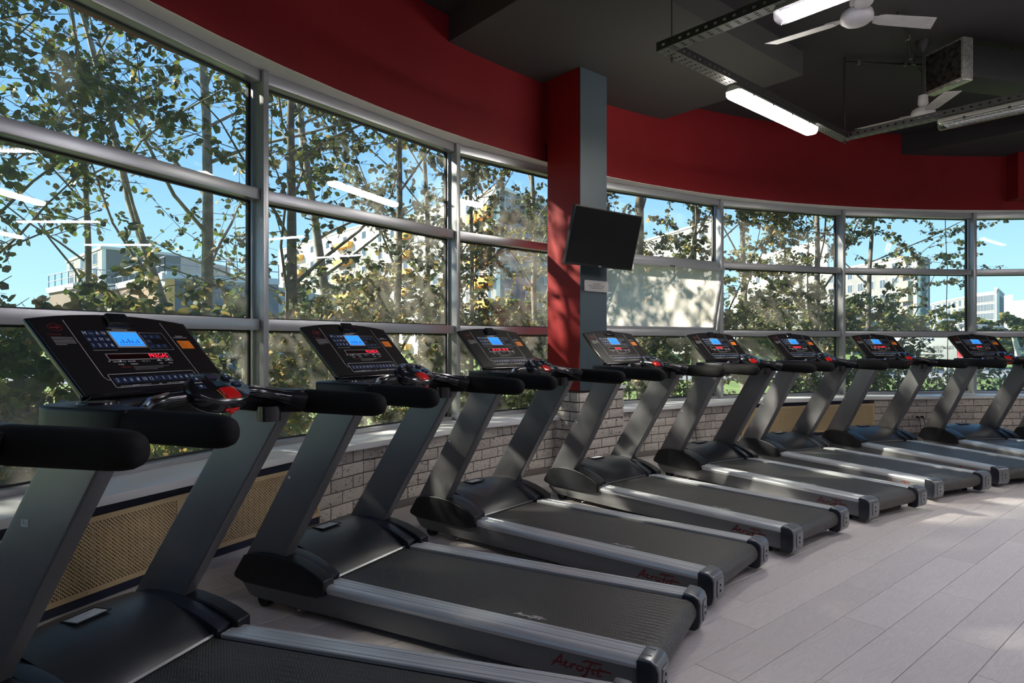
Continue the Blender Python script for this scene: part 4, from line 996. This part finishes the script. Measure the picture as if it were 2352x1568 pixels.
def tree(x, y, h, seed, label, group, nleaf=3000, lsize=.085, r0=.05, lean=(0, 0), mats=('leaf_olive', 'leaf_green', 'leaf_gold'), mixp=(.6, .3, .1), nind=0, z0=.9, bark='bark', spread=1.0, kind=0, sub=9, name='tree', cat='tree'):
    rr = random.Random(seed); r_ = np.random.default_rng(seed)
    t = empty(name, (x, y, GZ), 0, label, cat, group)
    n = 9; trunk = []; rad = []; ox = oy = 0
    for i in range(n+1):
        f = i/n; ox += rr.uniform(-.05, .05)*h/8; oy += rr.uniform(-.05, .05)*h/8
        trunk.append(keep_out((ox+lean[0]*f*h, oy+lean[1]*f*h, f*h), x, y)); rad.append(r0*(1-.85*f)+.004)
    mb = MB(); mb.tube(trunk, rad, 9); mb.build('trunk', bark, t, smooth=60)
    def tp(f): f = min(max(f, 0), .999)*n; i = int(f); return trunk[i].lerp(trunk[i+1], f-i)
    tw = []; wt = []
    for b in range(sub+4):
        f = z0/h+(1-z0/h)*((b+.5)/(sub+4))*.95; p = tp(f); a = rr.uniform(0, 2*PI); L = (h*.36*(1-f*.55)+.25)*rr.uniform(.7, 1.2)*spread; el = rr.uniform(.5, 1.0)
        pts = [p]; d = Vector((math.cos(a)*math.cos(el), math.sin(a)*math.cos(el), math.sin(el)))
        for k in range(5):
            d = (d+Vector((rr.uniform(-.2, .2), rr.uniform(-.2, .2), rr.uniform(-.12, .12)))).normalized(); pts.append(keep_out(pts[-1]+d*L/5, x, y))
        mb = MB(); rb = max(r0*.38*(1-f*.6), .006); mb.tube(pts, [rb*(1-.8*i/5) for i in range(6)], 6)
        for k in range(7):
            i = rr.randint(1, 4); q = pts[i].lerp(pts[i+1], rr.random()); dd = Vector((rr.uniform(-1, 1), rr.uniform(-1, 1), rr.uniform(-.25, .9))).normalized(); l2 = L*rr.uniform(.25, .5)
            e1 = keep_out(q+dd*l2*.5, x, y); e2 = keep_out(e1+(dd+Vector((rr.uniform(-.4, .4), rr.uniform(-.4, .4), rr.uniform(-.3, .2)))).normalized()*l2*.5, x, y)
            mb.tube([q, e1, e2], [.005, .0035, .002], 4); tw.append((q, e1, e2)); wt.append(l2)
            for g_ in range(2):
                e3 = keep_out(e1+Vector((rr.uniform(-1, 1), rr.uniform(-1, 1), rr.uniform(-.6, .6))).normalized()*l2*.45, x, y)
                mb.tube([e1, e3], [.003, .0015], 3); tw.append((e1, e1.lerp(e3, .5), e3)); wt.append(l2*.6)
        mb.build('branch', bark, t, smooth=60)
    wt = np.array(wt); idx = r_.choice(len(tw), nleaf, p=wt/wt.sum()); A = np.array([[list(p) for p in q] for q in tw])[idx]; f = r_.random(nleaf)**.7
    f = np.floor(f*6)/6+r_.uniform(0, .08, nleaf)            # leaves in tufts
    pos = np.where((f < .5)[:, None], A[:, 0]+(A[:, 1]-A[:, 0])*(f*2)[:, None], A[:, 1]+(A[:, 2]-A[:, 1])*((f-.5)*2)[:, None])+r_.normal(0, .018, (nleaf, 3))
    ok = np.hypot(pos[:, 0]+x-CX, pos[:, 1]+y-CY) > 11.2; pos = pos[ok]; nleaf = len(pos)
    mi = r_.choice(3, nleaf, p=mixp); V = leaf_shapes(nleaf, pos, lsize, r_, kind)
    fo = link(leaf_mesh(V, 'foliage', mats, mi), 'foliage', t); fo['kind'] = 'stuff'
    if nind:
        for q in range(nind):
            p = tw[rr.randrange(len(tw))]; c = p[1].lerp(p[2], rr.random()); s_ = lsize*rr.uniform(.8, 1.2)
            o = link(one_leaf(mats[rr.choices((0, 1, 2), mixp)[0]]), 'leaf', t); o.location = c; o.rotation_euler = (rr.uniform(-1.3, .4), rr.uniform(-1, 1), rr.uniform(0, 6.28)); o.scale = (s_, s_, s_)
    return t
G = 'young trees close outside the windows'
def tpx(px, Y, *a, **k): return tree((px-1176)/F*Y, Y, *a, **k)
OL = (.62, .33, .05); GD = (.35, .25, .40)
tpx(-330, 4.6, 7.4, 1, 'leafy young tree at the left edge, twigs reaching over the left window', G, 1900, .062, lean=(.03, .05), mixp=OL)
tpx(-60, 5.2, 7.0, 2, 'leafy young tree at the far left edge behind the left window', G, 2300, .062, lean=(-.10, .03), nind=120, mixp=OL, z0=2.2)
tpx(545, 6.6, 7.6, 3, 'leaning young tree rising from lower right to upper left in the left window', G, 2500, .066, r0=.055, lean=(-.30, .02), nind=160, mixp=OL, bark='bark_pale', z0=2.4)
tpx(495, 7.6, 8.2, 4, 'straight grey trunk with few low leaves at the right side of the left window', G, 1100, .072, r0=.085, lean=(-.01, 0), nind=80, mixp=OL, bark='bark_pale', z0=2.6)
tpx(215, 7.6, 7.0, 5, 'leafy young tree in the middle of the left window before the tall grey tower', G, 900, .072, lean=(-.06, 0), mixp=OL, z0=2.4)
tpx(672, 7.4, 8.0, 6, 'straight trunk at the left side of the second window', G, 2380, .066, r0=.075, mixp=OL, nind=60, z0=1.4)
tpx(800, 8.4, 8.2, 7, 'leaning trunk in the middle of the second window', G, 2100, .066, r0=.075, lean=(-.09, 0), mixp=OL, bark='bark_pale', z0=1.6)
tpx(925, 8.8, 8.6, 8, 'dense dark tree in the right half of the second window', G, 5320, .066, r0=.06, mixp=(.7, .25, .05), nind=60)
tpx(990, 9.4, 8.2, 9, 'slim tree close beside the mullion between second and third window', G, 3639, .066, r0=.05, mixp=OL)
tpx(1075, 9.6, 7.4, 10, 'tree at the left side of the narrow window before the column', G, 3220, .066, r0=.045, mixp=(.5, .25, .25), spread=.8)
tpx(1225, 11.0, 8.6, 11, 'golden green tree partly hidden by the red column', G, 6650, .060, r0=.06, mixp=(.35, .3, .35))
tpx(1475, 10.6, 8.6, 12, 'thick dark trunk behind the tilted open sash right of the column', G, 6300, .060, r0=.11, mixp=OL, bark='bark')
tpx(1600, 11.6, 8.2, 13, 'leafy tree at the right side of the window next to the column', G, 9800, .060, r0=.06, mixp=(.5, .3, .2))
tpx(1715, 12.4, 8.4, 14, 'golden leaved tree at the left side of the window above the middle treadmills', G, 11200, .060, r0=.07, mixp=(.3, .25, .45))
tpx(1850, 12.6, 8.4, 15, 'dense olive tree at the right side of the window above the middle treadmills', G, 11550, .060, r0=.07, mixp=(.5, .25, .25))
tpx(1985, 13.2, 7.6, 16, 'tree whose branches reach right across the blue sky in the second last window', G, 8050, .060, r0=.06, lean=(.06, 0), mixp=(.6, .25, .15), spread=1.25)
for i_, (x_, y_) in enumerate([(-5.9, 2.2), (-6.4, 3.9), (-7.6, 3.0), (-7.2, 5.2), (-9.0, 4.4), (-6.6, .9), (-6.2, -1.2), (-8.2, .6)]):  # unseen trees added to keep direct sun off the floor
    tree(x_, y_, 8.6, 80+i_, 'unseen broad leafy tree added outside at left to block the sun', 'unseen trees added at left to block the sun', 3000, .17, r0=.10, mixp=OL, z0=3.0, spread=1.25)
BU = 'bushes along the foot of the windows'
def bush(px, Y, h, seed, label, nleaf=2600, mixp=(.4, .45, .15), ls=.07, spread=1.5): return tpx(px, Y, h, seed, label, BU, nleaf, ls, r0=.02, mixp=mixp, z0=.1, spread=spread, sub=12, name='bush', cat='bush')
bush(-90, 4.0, 1.9, 31, 'green bush at the left edge below the left window', 3200)
bush(90, 4.7, 2.0, 32, 'yellow green bush behind the nearest console, left of its screen', 4200, (.1, .45, .45))  # extra gold leaves stand in for sunlight on this bush
bush(380, 6.0, 2.0, 33, 'green bush low behind the left window, right of the nearest console', 3800, (.15, .5, .35))  # gold share raised here too, to imitate sunlit leaves
bush(560, 6.8, 2.0, 34, 'green bush at the foot of the first window mullion', 3000)
bush(745, 7.4, 2.2, 35, 'straw gold bush behind the second console', 4600, (.05, .25, .70))
bush(960, 8.2, 2.1, 36, 'pale yellow bush left of the second mullion', 4200, (.1, .4, .5))
bush(1100, 9.2, 2.2, 37, 'dark green bush behind the third console', 4400, (.6, .35, .05))
bush(1235, 10.0, 2.2, 38, 'green bush beside the foot of the column outside', 3600)
bush(1450, 10.8, 2.7, 39, 'green bush below the tilted sash', 4400, (.5, .4, .1))
bush(1580, 11.2, 2.6, 40, 'olive bush right of the tilted sash', 4400, (.5, .4, .1))
bush(1730, 11.8, 2.7, 41, 'dense green bush above the far radiator cover', 4800, (.5, .4, .1))
bush(1880, 12.4, 2.6, 42, 'dense green bush left of the second last mullion', 4800, (.5, .4, .1))
bush(2010, 12.4, 1.7, 43, 'low loose bush in front of the white road sign', 1800, (.6, .35, .05))
bush(2150, 12.6, 1.25, 44, 'low sparse bush on the lawn right of the road sign', 900, (.6, .35, .05), .075, 1.9)
bush(2300, 12.4, 1.35, 45, 'low sparse bush on the lawn in the last window', 1000, (.6, .35, .05), .075, 1.9)
# round distant trees
FG = 'distant trees beyond the lawn'
for i, (px, Y, top) in enumerate([(60, 34, 745), (330, 38, 752), (560, 30, 700), (700, 34, 690), (860, 32, 700), (1020, 34, 705), (1180, 36, 700), (1460, 40, 690), (1620, 42, 700), (1760, 42, 695), (1880, 44, 702), (1960, 46, 705), (2040, 48, 722), (2110, 50, 735), (2190, 52, 722), (2262, 48, 738), (2330, 52, 735)]):
    h = HC-GZ+(HY-top)*Y/F
    L = 'in the left window' if px < 600 else 'in the second window' if px < 1040 else 'in the narrow window left of the column' if px < 1300 else 'right of the column' if px < 1940 else 'below the pale buildings at right'
    tree((px-1176)/F*Y, Y, h, 60+i, 'far green tree %s, %s' % (L, ['round crowned', 'broad', 'slightly taller', 'low', 'narrow', 'loose', 'dense', 'pale', 'dark', 'olive', 'ragged', 'bushy', 'small', 'pointed', 'fuller', 'feathery', 'rightmost'][i]), FG, 1500, .34, r0=.12, mats=('leaf_far', 'leaf_green', 'leaf_gold'), mixp=(.6, .25, .15), z0=.6, spread=1.15, sub=8)

# buildings: facades between bottom corners given as points of the place
_fw = {}
def far_window(w_, h_):
    k = (round(w_, 2), round(h_, 2))
    if k not in _fw:
        mb = MB(); mb.box((-w_/2, -.06, -h_/2), (w_/2, .05, h_/2), 0); mb.box((-w_/2+.12, -.09, -h_/2+.12), (-.05, -.05, h_/2-.12), 1); mb.box((.05, -.09, -h_/2+.12), (w_/2-.12, -.05, h_/2-.12), 1)
        _fw[k] = mb.data('window', ['far_frame', 'far_window'], smooth=0)
    return _fw[k]
def building(corners, top, label, mats, wins=(), group=None, depth=12, roof='facade_grey_and_shade', rail=False, extra=None):
    """corners: (x, y) left to right along the seen facades"""
    c0 = Vector((*corners[0], GZ)); t = empty('building', c0, 0, label, 'building', group)
    cs_ = [Vector((*c, 0))-Vector((c0.x, c0.y, 0)) for c in corners]
    for i in range(len(cs_)-1):
        p, q = cs_[i], cs_[i+1]; d = (q-p); L = d.length; d /= L; n = Vector((-d.y, d.x, 0)); hgt = (top[i] if hasattr(top, '__len__') else top)-GZ
        mb = MB(); mb.prism([(p.x, p.y), (q.x, q.y), (q.x+n.x*.5, q.y+n.y*.5), (p.x+n.x*.5, p.y+n.y*.5)], 0, hgt, axis=2); mb.build('facade', mats[i], t, smooth=0)
        mb = MB(); mb.prism([(p.x-n.x*.15, p.y-n.y*.15), (q.x-n.x*.15, q.y-n.y*.15), (q.x+n.x*.5, q.y+n.y*.5), (p.x+n.x*.5, p.y+n.y*.5)], hgt-.02, hgt+.35, axis=2); mb.build('parapet', 'far_frame', t, smooth=0)
        if i < len(wins) and wins[i]:
            nx, nz, w_, h_, z_lo = wins[i][:5]; st = (hgt-z_lo)/nz; bal = wins[i][5] if len(wins[i]) > 5 else ()
            for a_ in range(nx):
                for b_ in range(nz):
                    e = p+d*(L*(a_+.5)/nx)-n*.02; zz = z_lo+st*(b_+.45)
                    link(far_window(w_, h_), 'window', t, (e.x, e.y, zz), math.atan2(d.y, d.x))
                    if a_ in bal:
                        mb = MB(); mb.box((-L/nx*.42, -1.1, -.5), (L/nx*.42, -.0, .55), 0); o = link(_bal(mb, (round(L/nx, 2), bal[a_] if isinstance(bal, dict) else 'balcony_orange')), 'balcony', t, (e.x, e.y, zz-h_*.75), math.atan2(d.y, d.x))
    P = [(c.x, c.y) for c in cs_]; back = Vector((.1, 1, 0))*depth; ht = (max(top) if hasattr(top, '__len__') else top)-GZ
    hmin = (min(top) if hasattr(top, '__len__') else top)-GZ
    mb = MB(); mb.prism(P+[(P[-1][0]+back.x, P[-1][1]+back.y), (P[0][0]+back.x, P[0][1]+back.y)], .1, hmin, axis=2); mb.build('core', roof, t, smooth=0)
    if rail:
        for i in range(len(cs_)-1):
            p, q = cs_[i], cs_[i+1]; hgt = (top[i] if hasattr(top, '__len__') else top)-GZ+.33; mb = MB(); n_r = max(2, int((q-p).length/1.3))
            for k_ in range(n_r+1): e = p.lerp(q, k_/n_r); mb.cyl((e.x, e.y, hgt), (e.x, e.y, hgt+.9), .035, 5)
            for z_ in (.45, .9): mb.cyl((p.x, p.y, hgt+z_), (q.x, q.y, hgt+z_), .03, 5)
            mb.build('roof_railing', 'railing_steel', t)
    return t
_bl = {}
def _bal(mb, k):
    if k not in _bl: _bl[k] = mb.data('balcony', k[1], smooth=0)
    return _bl[k]
bp = lambda px, Y: ((px-1176)/F*Y, Y)
zt = lambda py, Y: HC+(HY-py)*Y/F
building([bp(153, 106), bp(234, 90), bp(415, 98)], zt(582, 95), 'tall white tower with its shaded side coloured grey behind the tan low building in the left window', ['facade_white', 'facade_grey_and_shade'], [(3, 7, 2.2, 1.7, 1), None], depth=14)  # right side of the white tower toned grey as its shade
building([bp(112, 46), bp(174, 42), bp(268, 43), bp(379, 36), bp(520, 39), bp(640, 41)], [zt(668, 44), zt(664, 43), zt(648, 38), zt(645, 38), zt(650, 40)], 'low tan and orange building with a roof railing in the left window', ['facade_tan', 'facade_tan', 'facade_orange', 'facade_grey_and_shade', 'facade_grey_and_shade'], [None, None, (5, 1, 1.2, 2.2, .4), (4, 1, 1.6, 1.6, .4)], depth=10, rail=True)
building([bp(640, 165), bp(860, 125), bp(1020, 102), bp(1088, 86), bp(1140, 78), bp(1275, 92)], [zt(540, 140), zt(500, 112), zt(470, 94), zt(447, 82), zt(455, 84)], 'long white panel apartment block with orange balconies behind the second and third windows',
         ['facade_white', 'facade_white', 'facade_white', 'facade_white', 'facade_grey_and_shade'], [(6, 7, 1.8, 1.6, 1, {1: 'balcony_orange', 4: 'balcony_orange'}), (5, 7, 1.8, 1.6, 1, {2: 'balcony_orange'}), (3, 7, 1.6, 1.6, 1, {1: 'balcony_orange'}), (2, 7, 1.4, 1.5, 1, {0: 'balcony_orange', 1: 'balcony_orange'}), (3, 7, 1.5, 1.6, 1)], depth=12)  # grey end facade paints the shaded side of the white block
building([bp(1395, 150), bp(1640, 110)], zt(540, 125), 'white apartment block seen through the leaves right of the column', ['facade_white'], [(6, 7, 1.8, 1.6, 1, {2: 'balcony_orange'})], depth=12)
building([bp(1700, 165), bp(1900, 130), bp(2071, 106), bp(2106, 101), bp(2136, 106)], [zt(575, 145), zt(607, 115), zt(594, 103), zt(594, 103)], 'white tower block with brown balcony stack behind the second last window', ['facade_white', 'facade_white', 'facade_white', 'facade_grey_and_shade'],  # last facade is white wall in shade, painted grey
         [(6, 6, 1.8, 1.6, 1), (7, 6, 1.8, 1.6, 1), (1, 7, 1.6, 1.4, 1, {0: 'balcony_brown'}), (2, 7, 1.0, 1.5, 1)], depth=12)
building([bp(2134, 185), bp(2240, 150), bp(2290, 142), bp(2306, 160)], [zt(676, 145), zt(674, 145), zt(674, 155)], 'wide pale office building across the second last and last windows', ['facade_white', 'facade_white', 'facade_grey_and_shade'], [(9, 6, 2.2, 1.7, 1), (7, 6, 1.2, 1.7, 1), None], depth=20)
building([bp(2292, 215), bp(2322, 200)], zt(672, 188), 'white tower between the office building and the right edge', ['facade_white'], [(4, 9, 1.6, 1.2, 1)], depth=20)
building([bp(2320, 190), bp(2420, 165)], zt(690, 178), 'pale pink and grey block at the right edge', ['facade_grey_and_shade'], [(6, 5, 1.8, 1.6, 1, {1: 'balcony_brown'})], depth=20)
# street furniture
def signboard(px0, px1, py0, py1, Y, label, m='sign_white', texts=(), arrows=False, pole=True, rz=0):
    x0, x1 = (px0-1176)/F*Y, (px1-1176)/F*Y; z1, z0 = zt(py0, Y), zt(py1, Y); cx = (x0+x1)/2
    t = empty('street_sign', (cx, Y, GZ), rz, label, 'sign'); w_ = x1-x0; h_ = z1-z0; zc = (z0+z1)/2-GZ
    mb = MB(); mb.box((-w_/2, 0, zc-h_/2), (w_/2, .06, zc+h_/2)); mb.build('board', m, t, bevel=.01)
    if pole:
        for s in (-.35, .35): mb = MB(); mb.cyl((s*w_, .10, 0), (s*w_, .10, zc+h_/2), .05, 8); mb.build('post', 'pole_grey', t)
    for s_, fx, fz, sz, mm in texts:
        mb = MB(); mb.mesh(text_mesh(s_, sz*h_, 'CENTER'), Matrix(((1, 0, 0, fx*w_), (0, 0, -1, -.012), (0, 1, 0, zc+fz*h_), (0, 0, 0, 1))), 0); mb.build('lettering', mm, t, smooth=0)
    if arrows:
        mb = MB(); y = -.012; a = h_*.018
        for p, q in (((-.03, -.42), (-.03, .10)), ((-.30, -.28), (.28, -.28))): mb.bar((p[0]*w_, y, zc+p[1]*h_), (q[0]*w_, y, zc+q[1]*h_), .012, h_*.03, up=(0, 0, 1) if p[1] == q[1] else (1, 0, 0))
        for tip, dx, dz in (((-.03, .14), 0, -1), ((.31, -.28), -1, 0), ((-.33, -.28), 1, 0)):
            c = (tip[0]*w_, tip[1]*h_); L = h_*.09
            P = [(c[0], c[1]), (c[0]+dx*L-dz*L*.45, c[1]+dz*L+dx*L*.45), (c[0]+dx*L+dz*L*.45, c[1]+dz*L-dx*L*.45)]
            mb.prism([(p[0], zc+p[1]) for p in P], -.018, -.006, axis=1)
        mb.build('arrow', 'sign_ink', t, smooth=0)
    return t
signboard(2048, 2184, 772, 826, 20, 'white road direction sign with arrows outside the second last window', rz=R(-36), texts=[('М 3', .12, .36, .19, 'sign_blue'), ('ский пр-т', -.16, .36, .15, 'sign_ink'), ('3-е КОЛЬЦО', .25, .02, .17, 'sign_ink'), ('ЦЕНТР', .19, -.14, .17, 'sign_ink'), ('ЦЕВО', -.30, -.08, .17, 'sign_ink'), ('200 м', .10, -.42, .14, 'sign_ink')], arrows=True)
signboard(2189, 2238, 797, 832, 22, 'red street advertising sign right of the white road sign', 'sign_red', rz=R(-36), texts=[('1', -.28, .22, .36, 'sign_white'), ('Ленин', .02, -.22, .30, 'sign_white')])
signboard(2060, 2200, 837, 842, 24, 'low yellow kerb board on the lawn below the road sign', 'sign_yellow', pole=True)
signboard(505, 565, 779, 792, 30, 'pale shop fascia with green bank lettering behind the left window', texts=[('СБЕРБАНК', 0, -.05, .75, 'sign_green')])
signboard(528, 570, 808, 825, 30.5, 'grey shop fascia with white capital letters below the bank sign', 'asphalt', texts=[('ДОМИНО', 0, 0, .55, 'sign_white')], pole=False)
mb = MB(); P_ = [at(2171, 486, Y=11.0), at(2172, 540, Y=11.0), at(2176, 620, Y=11.0), at(2174, 700, Y=11.02), at(2177, 765, Y=11.0), at(2176, 905, Y=11.0)]; c_ = P_[0].copy(); mb.tube([p-c_ for p in P_], .006, 6)
o = mb.build('hanging_wire', 'cable_black'); o.location = c_; tag(o, 'thin dark wire hanging down outside the second last window', 'wire')
def lamp_post(px, Y, top, arm, label):
    x = (px-1176)/F*Y; h = zt(top, Y)-GZ; t = empty('street_lamp', (x, Y, GZ), 0, label, 'street lamp', 'street lamps along the road')
    mb = MB(); mb.tube([(0, 0, 0), (0, 0, h*.75), (arm*.15, 0, h*.93), (arm*.5, 0, h), (arm, 0, h*1.0)], [.09, .07, .05, .045, .04], 8); mb.build('pole', 'pole_grey', t, smooth=60)
    mb = MB(); mb.loft([[(arm-.1*s, -.12, h-.03), (arm-.1*s, .12, h-.03), (arm-.1*s, .08, h+.08), (arm-.1*s, -.08, h+.08)] for s in (0, 1)]+[[(arm-.75*s, -.10, h+.02), (arm-.75*s, .10, h+.02), (arm-.75*s, .05, h+.1), (arm-.75*s, -.05, h+.1)] for s in (1,)]); mb.build('lamp_head', 'sign_white', t)
lamp_post(2338, 17, 752, -.85, 'near street lamp with a white head bending left in the last window')
lamp_post(2141, 45, 735, 1.5, 'street lamp pole before the tower block in the second last window')
lamp_post(2205, 50, 737, 1.2, 'street lamp at the left of the last mullion')
t = empty('parked_car', (*bp(330, 10.2), GZ), R(20), 'dark parked car low behind the left window', 'car')
mb = MB(); body = [(-2.1, .25), (-2.15, .6), (-1.9, .82), (-1.2, .92), (-.7, 1.38), (.7, 1.42), (1.3, .98), (2.0, .80), (2.15, .55), (2.1, .25)]
lp = [[(x, y, z*(.97 if abs(y) > .8 and z > 1 else 1)) for x, z in body] for y in (-.85, -.8, .8, .85)]; mb.loft(lp); mb.build('body', 'car_dark', t, bevel=.03)
for x in (-1.35, 1.35):
    for y in (-.86, .86):
        mb = MB(); mb.cyl((x, y-.1, .32), (x, y+.1, .32), .32, 20, k=0); mb.cyl((x, y-.105, .32), (x, y+.105, .32), .2, 14, k=1); mb.build('wheel', ['rubber', 'pole_grey'], t)
mb = MB(); mb.prism([(-1.05, .95), (-.62, 1.32), (.62, 1.35), (1.1, .98)], -.862, .862, axis=1); mb.build('side_windows', 'far_window', t, smooth=0)
bpy.context.view_layer.update()
